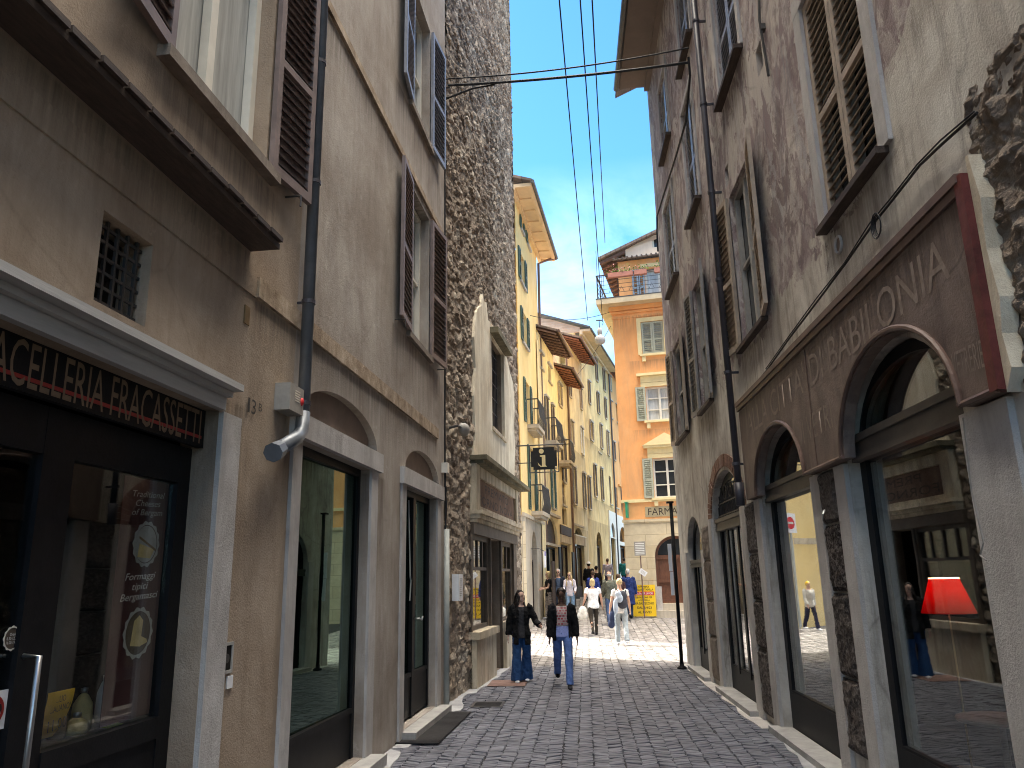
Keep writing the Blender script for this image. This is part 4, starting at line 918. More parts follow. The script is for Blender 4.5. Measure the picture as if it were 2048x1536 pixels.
t_ = MB(); t_.plate(rect(6.9, 9.6, 4.25, 5.95), [arch(7.25, 8.95, 4.3, 4.31, 5.2)], -.09, .0); t_.box(6.9, 7.16, -.08, .003, .9, 4.248); t_.box(9.04, 9.6, -.08, .003, .9, 4.248); t_.build('white_shop_surround', 'white', B3)
MB().box(7.2, 9.0, -.004, -.0035, 4.31, 5.25).build('fanlight', 'pane', B3)
MB().tube([(9.72, -.1, 15.6), (9.72, -.1, 1.2)], .055, 8).build('drain_pipe', 'pipe_dark', B3)
b = MB(); b.box(4.4, 5.6, -.05, .003, 9.3, 9.38); b.build('cornice_band', 'greystone', B3)
B4 = row('faded_orange_house', 'faded orange house at the far bend of the street', 6.69, 52.42, 17.5, 7.5, 16, 'orange_row',
         [(.5, 1.2, 14.6, 15.6, 'o', 'louvre_sage'), (.4, 1.1, 12.6, 13.8, 'p'), (2.7, 3.6, 12.7, 13.95, 'p'), (.6, 1.4, 9.7, 10.9, 'o'), (3.0, 4.0, 9.8, 11.2, 'o', 'louvre_tan'), (.5, 1.5, 6.4, 7.8, 'c', 'louvre_tan'), (2.8, 3.7, 6.4, 7.8, 'o', 'louvre_tan')],
         [arch(.9, 3.8, .8, 4.0, 5.2)])
tile_eave(B4, -.1, 7.5, 15.95, .6, .25, 'rafter_dark')
t_ = MB(); t_.plate(rect(.2, 4.3, 1.2, 5.9), [arch(.92, 3.78, 1.19 + .02, 4.0, 5.18)], -.09, .0); t_.build('white_shop_surround', 'white', B4)
doorlike(B4, .9, 3.8, 1.4, 3.8, 'dark', 'shop_front', .2, 5.15); MB().box(.92, 3.78, -.1, .12, 3.9, 4.15).build('fascia_band', 'white', B4)
b = MB(); b.box(1.9, 4.6, -.1, .003, 8.0, 8.12); b.build('hood_band', 'orange_row', B4)

# ================================================================ ORANGE HOUSE
loc, rz = wframe(4.15, 30.03, 105)
OH = thing('orange_house', 'bright orange corner house with pharmacy ground floor and roof terrace', 'house', loc, rz)
OW = 8.5
op = [rect(1.24, 2.3, 4.72, 6.24), rect(1.14, 2.2, 7.72, 9.08), rect(1.12, 2.0, 10.42, 11.78)]
wall(OH, rect(0, OW, 3.9, 12.5), op, 'orange', .3)
wall(OH, rect(0, OW, -.1, 3.9), [arch(1.1, 2.6, .86, 2.55, 3.3)], 'ashlar', .35, 'ground_storey')
b = MB(); b.box(0, .3, .31, 14, 3.9, 12.5); b.box(OW - .3, OW, .31, 14, 3.9, 12.5); b.box(.3, OW - .3, 13.7, 14, 3.9, 12.5); b.build('side_walls', 'cream2', OH)
b = MB(); b.box(0, .3, .36, 14, -.1, 3.899); b.box(OW - .3, OW, .36, 14, -.1, 3.899); b.build('side_base', 'ashlar', OH)
b = MB(); b.box(-.05, OW, -.06, .003, 4.58, 4.7); b.box(-.05, -.002, .003, 13, 4.58, 4.7); b.build('belt_course', 'trim_yellow', OH)
b = MB(); b.box(-.04, OW, -.05, .003, 3.84, 3.94); b.build('base_course', 'ashlar', OH)
b = MB(); b.box(-.03, OW, -.035, .003, 12.0, 12.12); b.box(-.06, OW, -.08, .003, 12.2, 12.3); b.box(-.12, OW, -.15, .003, 12.32, 12.5); b.build('cornice', 'orange', OH)
b = MB(); b.box(-.55, OW, -.62, 13.5, 12.502, 12.72); b.build('terrace_slab', 'soffit_stone', OH)
MB().box(-.56, OW + .01, -.63, 13.51, 12.722, 12.76).build('terrace_edge', 'gutter', OH)
# windows
def owin(x0, x1, z0, z1, kind, head):
    w = window(OH, x0, x1, z0, z1, 'frame_white', 'pane' if kind == 1 else 'pane_sky', .14, .07, 2, 3, .12, 'trim_yellow', 'left' if kind != 3 else 'closed', 'louvre_sage', .38, .075, surround=.17, surm='trim_yellow', shy=-.09, closed_y=.02)
    b = MB()
    if head == 'ped':
        zt = z1 + .2; b.box(x0 - .3, x1 + .3, -.16, .003, zt + .2, zt + .29); b.plate([(x0 - .34, zt + .292), (x1 + .34, zt + .292), ((x0 + x1) / 2, zt + .75)], [], -.2, .003); b.box(x0 - .17, x1 + .17, -.05, .003, zt - .02, zt + .198)
    elif head == 'flat':
        zt = z1 + .2; b.box(x0 - .17, x1 + .17, -.05, .003, zt - .02, zt + .24); b.box(x0 - .3, x1 + .3, -.17, .003, zt + .242, zt + .34)
    if head: b.build('pediment', 'trim_yellow', w)
    MB().box(x0 - .02, x0 + .12, -.08, .003, z0 - .3, z0 - .1).build('corbel', 'trim_yellow', w)
owin(1.24, 2.3, 4.72, 6.24, 1, 'ped'); owin(1.14, 2.2, 7.72, 9.08, 2, 'flat'); owin(1.12, 2.0, 10.42, 11.78, 3, None)
# arched door
db = MB(); db.plate(arch(1.1, 2.6, .86, 2.55, 3.3), [rect(1.18, 1.8, 1.0, 1.6), rect(1.18, 1.8, 1.72, 2.45), rect(1.9, 2.52, 1.0, 1.6), rect(1.9, 2.52, 1.72, 2.45), arch(1.2, 2.5, 2.6, 2.62, 3.2)], .18, .24)
db = db.build('door', 'doorwood', OH); MB().box(1.15, 2.55, .25, .27, .88, 2.5).build('panel', 'doorwood', db); MB().box(1.15, 2.55, .25, .27, 2.56, 3.25).build('fanlight', 'pane', db)
MB().plate(arch(.98, 2.72, .86, 2.55, 3.42), [arch(1.105, 2.595, .87, 2.55, 3.295)], -.03, .002).build('door_surround', 'ashlar', OH)
MB().box(.9, 2.8, -.45, .1, .2, .62).build('doorstep', 'greystone', OH); MB().box(1.0, 2.7, -.2, .1, .622, .86).build('doorstep', 'greystone', OH)
# terrace storey
wall(OH, rect(.25, OW, 12.76, 14.8), [rect(1.35, 2.5, 12.8, 14.35)], 'orange', .3, 'terrace_storey', y=.75)
b = MB(); b.box(.25, .55, 1.06, 12, 12.76, 14.8); b.build('terrace_side_wall', 'orange', OH)
tw_ = MB(); tw_.box(1.35, 1.43, .9, .97, 12.8, 14.35); tw_.box(2.42, 2.5, .9, .97, 12.8, 14.35); tw_.box(1.43, 2.42, .9, .97, 14.27, 14.35); tw_.box(1.88, 1.98, .9, .97, 12.8, 14.27)
tw_ = tw_.build('terrace_door', 'frame_white', OH); MB().box(1.4, 2.45, .98, 1.0, 12.8, 14.3).build('pane', 'pane_sky', tw_)
shutter(.82, 1.08, 12.85, 14.35, .66, .04, .1).build('shutter', 'louvre_blue', tw_); shutter(1.08, 1.34, 12.85, 14.35, .68, .04, .1).build('shutter', 'louvre_blue', tw_)
b = MB(); b.box(1.2, 2.65, .7, .748, 14.4, 14.56); b.build('door_head', 'trim_yellow', OH)
b = MB(); b.add([(.05, .42, 14.78), (OW, .42, 14.78), (OW, .82, 14.9), (.05, .82, 14.9), (.05, .42, 14.83), (OW, .42, 14.83), (OW, .82, 14.95), (.05, .82, 14.95)], [(0, 3, 2, 1), (4, 5, 6, 7), (0, 1, 5, 4), (1, 2, 6, 5), (2, 3, 7, 6), (3, 0, 4, 7)])
for i in range(42): b.tube([(.1 + i * .2, .38, 14.835), (.1 + i * .2, .82, 14.965)], .04, 6)
b.build('pent_roof', 'roof', OH)
wall(OH, [(.6, 14.95), (OW, 14.95), (OW, 18.2), (.6, 15.35)], [rect(1.75, 2.75, 15.3, 15.85)], 'pink', .25, 'gable', y=.82)
window(OH, 1.75, 2.75, 15.3, 15.85, d=.98, nx=2, nz=1, sill=0)
b = MB(); b.add([(-.55, .6, 14.95), (8.8, .6, 18.45), (8.8, 12, 18.45), (-.55, 12, 14.95), (-.55, .6, 15.07), (8.8, .6, 18.57), (8.8, 12, 18.6), (-.55, 12, 15.1)], [(0, 3, 2, 1), (4, 5, 6, 7), (0, 1, 5, 4), (1, 2, 6, 5), (2, 3, 7, 6), (3, 0, 4, 7)]); b.build('roof', 'roof', OH)
b = MB()
for i in range(20): y = .8 + i * .56; b.add([(-.52, y, 14.82), (.6, y, 15.22), (.6, y + .12, 15.22), (-.52, y + .12, 14.82), (-.52, y, 14.952), (.6, y, 15.36), (.6, y + .12, 15.36), (-.52, y + .12, 14.952)], [(0, 3, 2, 1), (4, 5, 6, 7), (0, 1, 5, 4), (1, 2, 6, 5), (2, 3, 7, 6), (3, 0, 4, 7)])
b.build('rafters', 'rafter_dark', OH)
b = MB()
for k in range(5): b.box(-.5, OW, -.58, -.565, 12.95 + k * .18, 12.965 + k * .18); b.box(-.5, -.485, -.56, 6, 12.95 + k * .18, 12.965 + k * .18)
for i in range(11): b.box(-.5 + i * .85, -.48 + i * .85, -.585, -.56, 12.76, 13.75)
for i in range(9): b.box(-.505, -.48, -.5 + i * .8, -.48 + i * .8, 12.76, 13.75)
for i in range(22): b.tube([(-.4 + i * .4, -.572, 12.98), (-.3 + i * .4, -.572, 13.2), (-.2 + i * .4, -.572, 12.98)], .01, 5)
b.box(-.52, OW, -.6, -.55, 13.72, 13.76); b.box(-.52, -.46, -.55, 6, 13.72, 13.76)
b.build('terrace_railing', 'iron', OH)
b = MB()
for y, h in ((-.3, 2.2), (.9, 1.6), (1.6, 2.4)): b.tube([(-.5, y, 12.76), (-.5, y, 12.76 + h)], .012, 5)
b.build('awning_poles', 'iron', OH)
def leaves(n, c, r, size, seed):
    rnd = random.Random(seed); b = MB()
    for i in range(n):
        p = Vector(c) + Vector((rnd.gauss(0, .42) * r[0], rnd.gauss(0, .42) * r[1], abs(rnd.gauss(0, .5)) * r[2]))
        a = Vector((rnd.uniform(-1, 1), rnd.uniform(-1, 1), rnd.uniform(-.6, 1))).normalized(); q = a.cross(Vector((rnd.uniform(-1, 1), rnd.uniform(-1, 1), rnd.uniform(-1, 1)))).normalized(); s = size * rnd.uniform(.6, 1.3)
        b.add([p, p + a * s * .5 + q * s * .28, p + a * s, p + a * s * .5 - q * s * .28], [(0, 1, 2, 3)])
    return b
for i, (x0, x1, lab) in enumerate(((.0, 1.0, 'long pink flower trough on the terrace railing next to the corner'), (1.05, 1.55, 'short pink flower trough in front of the blue terrace shutters'), (1.85, 2.75, 'pink flower trough on the railing below the terrace door'))):
    o = on(OH, 'flower_trough', lab, 'flower trough', 'flower troughs on the terrace railing')
    MB().box(x0, x1, -.78, -.6, 13.55, 13.74).build('trough', 'terracotta', o)
    MB().box(x0 + .02, x1 - .02, -.76, -.62, 13.741, 13.745).build('soil', 'darkwood', o)
    leaves(int(130 * (x1 - x0)), ((x0 + x1) / 2, -.69, 13.74), ((x1 - x0) * .8, .12, .22), .07, i).build('leaves', 'leaf', o)
    leaves(int(60 * (x1 - x0)), ((x0 + x1) / 2, -.69, 13.8), ((x1 - x0) * .8, .12, .22), .06, i + 40).build('blossoms', 'flower', o)
t = on(OH, 'pharmacy_sign', 'grey band sign with carved pharmacy lettering under the belt course', 'sign')
M['olive'] = plain('olive stone band', (.40, .34, .215), .8, .2, .15, 5)
MB().box(.85, 2.75, -.03, -.001, 4.02, 4.4).build('board', 'olive', t); text('lettering', 'FARMACIA', t, 'darkwood', 1.8, 4.21, -.034, .26, 1.68)
t = on(OH, 'pharmacy_cross', 'green pharmacy light box on the corner of the orange house', 'sign')
b = MB(); b.box(.16, .24, -.5, -.1, 4.0, 4.55); b.build('box', 'green', t); MB().box(.14, .26, -.52, -.08, 4.552, 4.58).build('cap', 'green', t); MB().tube([(.2, -.1, 4.3), (.2, .02, 4.3)], .03, 8).build('arm', 'iron', t)
t = on(OH, 'construction_notice', 'tall yellow street works notice with red band leaning by the pharmacy wall', 'sign')
yb = -.52
MB().box(.25, 1.08, yb, yb + .03, .43, 1.54).build('board', 'signyellow', t)
MB().box(.29, 1.04, yb - .003, yb - .0005, 1.17, 1.3).build('band', 'red', t)
for s_, z, h, w_, m in (('AVVISO', 1.47, .055, .4, 'black_text'), ('PIAZZA CITTADELLA', 1.37, .065, .7, 'black_text'), ('CHIUSA PER LAVORI', 1.235, .075, .68, 'white_text'), ('DEVIAZIONE PER', 1.095, .06, .6, 'black_text'), ('ACCESSO A', 1.0, .05, .42, 'black_text'), ('VIA SALVECCHIO', .885, .08, .7, 'black_text'), ('DAL 3/4/23', .735, .085, .52, 'black_text'), ('AL 30/5/23', .58, .085, .48, 'black_text')):
    text('lettering', s_, t, m, .665, z, yb - .005, h, w_, ox=.012)
MB().obox((1.2, -.25, .95), (.1, 0, 0), (0, .02, 0), (0, 0, .52)).build('backing_panel', 'pier', t)
b = MB(); b.box(.3, .34, yb + .03, -.05, .41, .44); b.box(1.0, 1.04, yb + .03, -.05, .41, .44); b.build('feet', 'iron', t)
t = on(OH, 'sign_post', 'brown post with square louvred traffic plate and tilted white notice', 'sign post')
MB().tube([(.66, -.62, .36), (.63, -.62, 3.0)], .024, 10).build('post', 'rafter_dark', t)
b = MB(); b.box(.43, .84, -.67, -.64, 2.58, 3.09); sgn = b.build('plate', 'frame_grey', t)
b = MB()
for k in range(7): b.box(.47, .8, -.6745, -.671, 2.63 + k * .062, 2.655 + k * .062)
b.build('text_lines', 'white_text', sgn)
b = MB(); b.obox((.7, -.66, 1.98), (.115, 0, -.085), (0, .006, 0), (.055, 0, .075)); b.build('notice', 'paper', t)
b = MB()
for k in range(3): b.obox((.68 + k * .02, -.668, 1.955 + k * .028), (.07, 0, -.052), (0, .001, 0), (.004, 0, .005))
b.build('text_lines', 'grey_print', t)
t = on(OH, 'potted_plant', 'bushy green plant on the balcony of the faded orange house', 'plant')
t.location = (8.35, 52.9, 5.0); t.rotation_euler = (0, 0, 0)
leaves(260, (0, 0, .25), (.5, .4, .8), .16, 77).build('foliage', 'leaf', t); MB().lathe([(0, 0), (.16, 0), (.22, .28), (0, .28)], n=14).build('pot', 'terracotta', t)
MB().box(-.5, .5, -.3, 1.2, -.12, -.001).build('shelf', 'greystone', t)

# ================================================================ RIGHT FRESCOED HOUSE
SF = 17.8
loc, rz = wframe(2.5 + SF * sin(R(3.8)), SF * cos(R(3.8)), 3.8, True)
RH = thing('frescoed_house', 'long weathered house with peeling painted plaster, shop arches and grey shutters', 'house', loc, rz)
X = lambda s: SF - s
def sr(s0, s1, z0, z1): return rect(X(s1), X(s0), z0, z1)
def sarch(s0, s1, z0, zs, zt): return arch(X(s1), X(s0), z0, zs, zt)
holes = [sarch(4.75, 6.85, .05, 2.75, 3.56), sarch(7.85, 10.0, .05, 2.75, 3.5), sarch(11.2, 13.5, .05, 2.75, 3.45), sarch(14.8, 16.6, .05, 2.25, 2.98),
         sr(5.3, 6.55, 4.93, 7.25), sr(8.95, 10.2, 4.85, 7.1), sr(12.6, 13.65, 4.68, 7.0), sr(15.3, 16.7, 4.65, 6.72), sr(8.8, 10.05, 8.52, 10.6), sr(12.2, 13.25, 8.15, 10.4), sr(15.1, 16.45, 7.93, 9.95), sr(11.75, 12.9, 11.1, 12.9), sr(14.75, 15.9, 10.96, 12.7),
         sr(7.95, 8.2, 7.65, 8.0), sr(10.1, 10.3, 7.3, 7.6)]
rag = [(X(4.2) + (X(-4) - X(4.2)) * k / 40, 4.42 + .10 * noise.noise(Vector((k * .9, 0, 0))) + .05 * noise.noise(Vector((k * 2.7, 5, 0))) + .004 * k) for k in range(1, 41)]
wall(RH, [(0, -.3), (X(4.2) + .1, -.3), (X(4.2) + .1, 4.3)] + rag + [(X(-4), 14.2), (0, 14.2)], holes, 'fresco', .3)
shell(RH, 0, X(-4), 14.2, 7, 'fresco', .31, roof=False)
b = MB(); b.add([(-.4, -.8, 14.22), (21.8, -.8, 14.22), (21.8, 6, 17.5), (-.4, 6, 17.5), (-.4, -.8, 14.32), (21.8, -.8, 14.32), (21.8, 6, 17.6), (-.4, 6, 17.6)], [(0, 3, 2, 1), (4, 5, 6, 7), (0, 1, 5, 4), (1, 2, 6, 5), (2, 3, 7, 6), (3, 0, 4, 7)]); b.build('roof', 'roof', RH)
b = MB(); b.box(X(17.5), X(-4), -.75, .003, 14.02, 14.1); b.box(X(17.5), X(-4), -.12, .003, 13.9, 14.018); b.box(X(17.5), X(-4), -.74, -.7, 14.0, 14.018); b.build('eaves', 'soffit', RH)
MB().tube([(X(17.55), -.82, 14.05), (X(-4), -.82, 14.05)], .075, 10).build('gutter', 'gutter', RH)
b = MB(); b.box(.3, 13.3, .31, 6.7, 3.75, 3.95); b.build('upper_floor', 'interior', RH)
b = MB(); b.box(X(17.4), X(4.3), 5.0, 5.1, 0, 3.75); b.box(X(11.0), X(10.3), .31, 5, 0, 3.75); b.box(X(14.5), X(13.9), .31, 5, 0, 3.75); b.box(X(17.6), X(4.22), .31, 6.7, -.06, .02); b.box(X(4.6), X(4.4), .31, 5, 0, 3.75); b.build('inner_walls', 'interior', RH)
for hx, hz in ((8.07, 7.82), (10.2, 7.45)): MB().box(X(hx) - .2, X(hx) + .2, .2, .22, hz - .25, hz + .25).build('niche_back', 'lunette', RH)
# upper windows
def rwin(s0, s1, z0, z1, sh, **kw):
    return window(RH, X(s1), X(s0), z0, z1, kw.pop('frame', 'frame_grey'), kw.pop('pane', 'pane'), kw.pop('d', .09), .07, 2, kw.pop('nz', 2), kw.pop('sill', .085), kw.pop('sillm', 'darkwood'), sh, kw.pop('shm', 'louvre_grey'), kw.pop('shw', .5), .088, sillt=.055, **kw)
rwin(5.3, 6.55, 4.93, 7.25, 'closed', shm='louvre_tan', surround=.19, sill=.10, closed_y=.0)
rwin(8.95, 10.2, 4.85, 7.1, 'both', shm='louvre_tan', shw=.58, angs=(R(8), R(-10)))
rwin(12.6, 13.65, 4.68, 7.0, 'both', shm='louvre_grey', shw=.5, angs=(R(6), R(-9)))
rwin(15.3, 16.7, 4.65, 6.72, 'both', shm='louvre_tan', shw=.5, angs=(R(6), R(-8)))
rwin(8.8, 10.05, 8.52, 10.6, 'closed', shm='louvre_sky_tint', sill=.12, surround=.12)
rwin(12.2, 13.25, 8.15, 10.4, 'closed', shm='louvre_sky_tint', sill=.12, surround=.12)
rwin(15.1, 16.45, 7.93, 9.95, 'closed', shm='louvre_sky_tint', sill=.12, surround=.12)
rwin(11.75, 12.9, 11.1, 12.9, 'closed', shm='louvre_sky_tint', sill=.12, surround=.12)
rwin(14.75, 15.9, 10.96, 12.7, 'closed', shm='louvre_sky_tint', sill=.12, surround=.12)
# ground floor: stone jambs and rough piers
def jamb(s0, s1, m='pier', y0=-.03, y1=.25, zt=2.8): return MB().box(X(s1), X(s0), y0, y1, -.1, zt)
for s0, s1, z1 in ((4.21, 4.748, 2.78), (6.852, 7.12, 2.78), (7.58, 7.848, 2.78), (10.002, 10.3, 2.78), (10.85, 11.198, 2.78), (13.502, 13.8, 2.78), (14.5, 14.798, 2.3), (16.602, 16.85, 2.3)):
    MB().box(X(s1), X(s0), -.04, .003, -.1, z1).build('pier_jamb', 'pier', RH)
def roughpier(s0, s1, zs, seed):
    b = MB(); rnd = random.Random(seed)
    for z0, z1 in zs:
        n, m_ = 9, 16; vs = []; fs = []; off = rnd.uniform(0, 90)
        for j in range(m_ + 1):
            for i in range(n + 1):
                u, v = i / n, j / m_; e = min(u, 1 - u, v, 1 - v); x = X(s1) + (s1 - s0) * u; z = z0 + (z1 - z0) * v
                q = noise.noise(Vector((x * 6, z * 6, off))) * .5 + noise.noise(Vector((x * 18, z * 18, off))) * .5
                rg = .06 * (1 if u > .5 else -1) * (abs(u - .5) * 2) ** 2 * noise.noise(Vector((z * 5, off + (7 if u > .5 else 0), 0)))
                vs.append((x + rg, (-.02 if e == 0 else -.052 - .03 * q), z))
        for j in range(m_):
            for i in range(n): q = j * (n + 1) + i; fs.append((q, q + 1, q + n + 2, q + n + 1))
        b.add(vs, fs)
    return b
roughpier(7.12, 7.58, ((.3, .92), (.94, 1.66), (1.68, 2.28), (2.3, 2.78)), 3).build('rough_pier', 'roughpier', RH)
roughpier(10.3, 10.85, ((.1, .9), (.92, 1.5), (1.52, 2.1), (2.12, 2.78)), 4).build('rough_pier', 'roughpier', RH)
roughpier(13.8, 14.5, ((.1, .8), (.82, 1.4), (1.42, 2.1), (2.12, 2.7)), 5).build('rough_pier', 'rubble_s', RH)
b = MB()
for zz in (2.42, ): b.tube([(X(7.4), -.07, 2.42), (X(7.36), -.1, 2.38), (X(7.4), -.1, 2.33), (X(7.45), -.08, 2.35)], .008, 6)
b.build('iron_hook', 'alu', RH)
# shop arches
def shoparch(s0, s1, zs, zt, fm, kick, trans, nm, mull=(), y=.105, gl='glass_r', step=True):
    x0, x1 = X(s1), X(s0); fb = MB()
    fb.plate(arch(x0, x1, .06, zs, zt), [rect(x0 + .13, x1 - .10, kick + .08, trans[0]), arch(x0 + .13, x1 - .10, trans[1], max(zs, trans[1] + .01), zt - .1)], y, y + .09)
    f = fb.build(nm, fm, RH)
    tb = MB(); tb.box(x0 + .02, x1 - .02, y - .06, y - .002, trans[0], trans[1]); tb.box(x0 + .04, x1 - .04, y - .09, y - .062, trans[1] - .06, trans[1]); tb.box(x0 + .04, x1 - .04, y - .08, y - .062, trans[0], trans[0] + .05); tb.build('transom', 'transom', f)
    MB().plate(arch(x0 + .05, x1 - .05, kick, zs, zt - .05), [], y + .02, y + .03).build('glass_pane', gl, f)
    if mull:
        mb = MB()
        for m_ in mull: mb.box(x0 + (x1 - x0) * m_ - .05, x0 + (x1 - x0) * m_ + .05, y - .03, y - .002, kick, trans[0])
        mb.build('mullions', fm, f)
    MB().box(x0 + .1, x1 - .1, y - .012, y - .001, .1, kick + .06).build('kick_panel', fm, f)
    if step: MB().box(x0 - .1, x1 + .1, -.16, y - .015, -.08, .075).build('threshold', 'step', f)
    return f
shoparch(4.75, 6.85, 2.75, 3.54, 'dark', .42, (2.78, 3.0), 'shop_arch')
shoparch(7.85, 10.0, 2.75, 3.48, 'dark', .42, (2.72, 2.92), 'shop_arch')
f3 = shoparch(11.2, 13.5, 2.75, 3.43, 'dark', .36, (2.55, 2.75), 'shop_arch', (.32, .66))
f4 = shoparch(14.8, 16.6, 2.25, 2.96, 'dark', .36, (2.0, 2.14), 'shop_arch', (.34, .67))
gb = MB(); x0, x1 = X(13.5), X(11.2); cx = (x0 + x1) / 2
for i in range(17):
    x = x0 + .1 + (x1 - x0 - .2) * i / 16; u = (x - cx) / ((x1 - x0) / 2); zt = 2.78 + .42 * math.sqrt(max(0, 1 - u * u)); gb.tube([(x, .1, 2.76), (x, .1, zt)], .012, 6)
for z in (2.8, 3.0): gb.box(x0 + .05, x1 - .05, .09, .11, z - .01, z + .01)
for k in range(5):
    xx = x0 + .3 + k * .42; gb.tube([(xx + .12 * cos(a), .1, 3.16 + .12 * sin(a)) for a in [pi * 2 * q / 12 for q in range(13)]], .01, 5)
gb.build('lunette_grille', 'iron', f3)
# brick ring over third arch
rb = MB(); rnd = random.Random(8)
for k in range(30):
    a0, a1 = pi * k / 30, pi * (k + .86) / 30; rr = (1.17, 1.48); cz = 2.78; sc_ = .62
    pts = [(cx + r_ * cos(a), cz + r_ * sc_ * sin(a)) for r_, a in ((rr[0], a0), (rr[1], a0), (rr[1], a1), (rr[0], a1))]
    y = -.012 - rnd.uniform(0, .012); rb.plate(pts, [], y, .003)
rb.build('brick_ring', 'brick', RH)
# fascia of painted sheet metal over two arches
FS = thing('shop_fascia', 'long rusty brown painted shop fascia over two arches with faded capitals', 'sign', RH.location, rz)
fo = [(X(10.4), 2.8), (X(9.78), 2.8)] + [(X(8.775) - 1.005 * cos(pi * k / 20), 2.8 + .68 * sin(pi * k / 20)) for k in range(1, 20)] + [(X(7.77), 2.8), (X(6.62), 2.8)] + \
     [(X(5.6) - 1.02 * cos(pi * k / 20), 2.8 + .74 * sin(pi * k / 20)) for k in range(1, 20)] + [(X(4.58), 2.8), (X(4.2), 2.8), (X(4.2), 4.06), (X(10.4), 4.06)]
MB().plate(fo, [], -.1, -.005).build('panel', 'fascia', FS)
b = MB(); b.box(X(10.42), X(4.15), -.14, -.004, 4.062, 4.12); b.box(X(10.42), X(4.15), -.125, -.101, 4.0, 4.06); b.build('top_moulding', 'mould', FS)
b = MB()
for c_, r_, h_ in ((8.775, 1.005, .68), (5.6, 1.02, .74)):
    b.tube([(X(c_) - (r_ + .03) * cos(pi * k / 24), -.115, 2.8 + (h_ + .03) * sin(pi * k / 24)) for k in range(25)], .022, 7)
b.tube([(X(7.77) , -.11, 2.81), (X(6.62), -.11, 2.81)], .02, 7); b.tube([(X(4.58), -.11, 2.81), (X(4.15), -.11, 2.81)], .02, 7); b.build('arch_moulding', 'mould', FS)
b = MB(); b.box(X(4.2) + .003, X(4.2) + .09, -.13, -.003, 2.8, 4.1); b.build('red_post', 'red_post', FS)
b = MB()
for s_ in (7.35, ): b.box(X(s_) - .008, X(s_) + .008, -.108, -.101, 2.83, 4.0)
b.build('seam', 'mould', FS)
text('lettering', "ALLA CITTA' DI BABILONIA", FS, 'fascia_text', X(7.2), 3.74, -.1035, .31, 5.5, ox=-.002)
text('lettering', 'DI VETRI', FS, 'fascia_text', X(7.35), 3.22, -.1035, .24, 1.1, ox=-.004)
text('lettering', 'VETRERIE', FS, 'fascia_text', X(4.42), 3.05, -.1035, .16, .36, ox=-.004, rot=-.05)
# drain pipe
b = MB(); b.tube([(X(10.62), -.16, 14.0), (X(10.62), -.14, 3.0)], .047, 12); b.tube([(X(10.62), -.14, 3.06), (X(10.62), -.14, 2.75)], [.07, .06], 12); b.build('drain_pipe', 'pipe_dark', RH, True)
for z in (3.3, 4.6, 6.0, 7.4, 8.9, 10.4, 12): MB().tube([(X(10.62), -.15, z), (X(10.62), -.15, z + .04)], .058, 12).box(X(10.62) - .015, X(10.62) + .015, -.1, .003, z, z + .03).build('pipe_bracket', 'pipe_dark', RH)
b = MB(); b.tube([(X(7.74), -.02, 8.5), (X(7.74), -.05, 8.1), (X(7.74), -.02, 7.35)], .016, 6); b.box(X(7.78), X(7.7), -.05, .003, 7.95, 8.02); b.build('wall_anchor', 'iron', RH)
ring = MB(); ring.tube([(X(6.38) + .075 * cos(2 * pi * k / 18), -.01, 4.66 + .075 * sin(2 * pi * k / 18)) for k in range(19)], .014, 6); ring.build('vent_ring', 'plaster_frame', RH)
MB().tube([(X(6.38), -.006, 4.66), (X(6.38), .004, 4.66)], .068, 18).build('vent_mesh', 'lunette', RH)
# inside the shop: red lamp and white table
t = on(RH, 'floor_lamp', 'lit red lampshade on a slim brass stem glowing behind the shop glass', 'lamp')
lx, ly = X(8.02), 1.2
sh = MB().lathe([(.245, 1.44), (.135, 1.765), (.13, 1.765), (.237, 1.44)], (lx, ly, 0), 28).build('lamp_shade', 'lampshade', t, True)
MB().lathe([(.129, 1.766), (.137, 1.766), (.137, 1.778), (.129, 1.778)], (lx, ly, 0), 28).build('shade_rim', 'lamp_rim', sh)
b = MB(); b.tube([(lx, ly, .03), (lx, ly, 1.62)], .009, 8); b.lathe([(0, .02), (.16, .02), (.16, .04), (0, .055)], (lx, ly, 0), 20); b.build('stem', 'brass', t)
MB().ell((lx, ly, 1.57), (.03, .03, .04), 10, 7).build('bulb', 'brass', t)
pl_ = bpy.data.lights.new('lamp_light', 'POINT'); pl_.energy = .9; pl_.color = (1, .62, .35); pl_.shadow_soft_size = .04
plo = bpy.data.objects.new('lamp_light', pl_); col.objects.link(plo); plo.parent = t; plo.location = (lx, ly, 1.67)
t = on(RH, 'cafe_table', 'round white pedestal table just inside the shop glass beneath the red lamp', 'table')
tx, ty = X(7.25), 1.15
MB().lathe([(0, .58), (.34, .58), (.35, .6), (.34, .615), (0, .615)], (tx, ty, 0), 28).build('tabletop', 'white', t); MB().lathe([(0, .02), (.2, .02), (.19, .04), (.03, .08), (.025, .58)], (tx, ty, 0), 18).build('pedestal', 'white', t)
t = on(RH, 'wall_cable', 'black electric cable sagging along the wall above the brown fascia', 'cable')
b = MB(); P = [(4.0, 4.42), (4.4, 4.46), (4.73, 4.5), (5.2, 4.47), (5.6, 4.47), (6.2, 4.40), (7, 4.36), (8, 4.29), (9, 4.22), (10.1, 4.17), (10.45, 4.15), (10.5, 3.9)]
b.tube([(X(s), -.035 - .01 * (i % 2), z) for i, (s, z) in enumerate(P)], .010, 6); b.tube([(X(s), -.05, z + .018 + .01 * sin(s * 9)) for s, z in P[:9]], .006, 6)
for k in range(4): b.tube([(X(5.45) + (.05 + .012 * k) * cos(a) , -.05 - .006 * k, 4.40 + (.07 + .01 * k) * sin(a)) for a in [2 * pi * q / 14 for q in range(15)]], .005, 5)
b.build('wall_cable', 'cable', t)
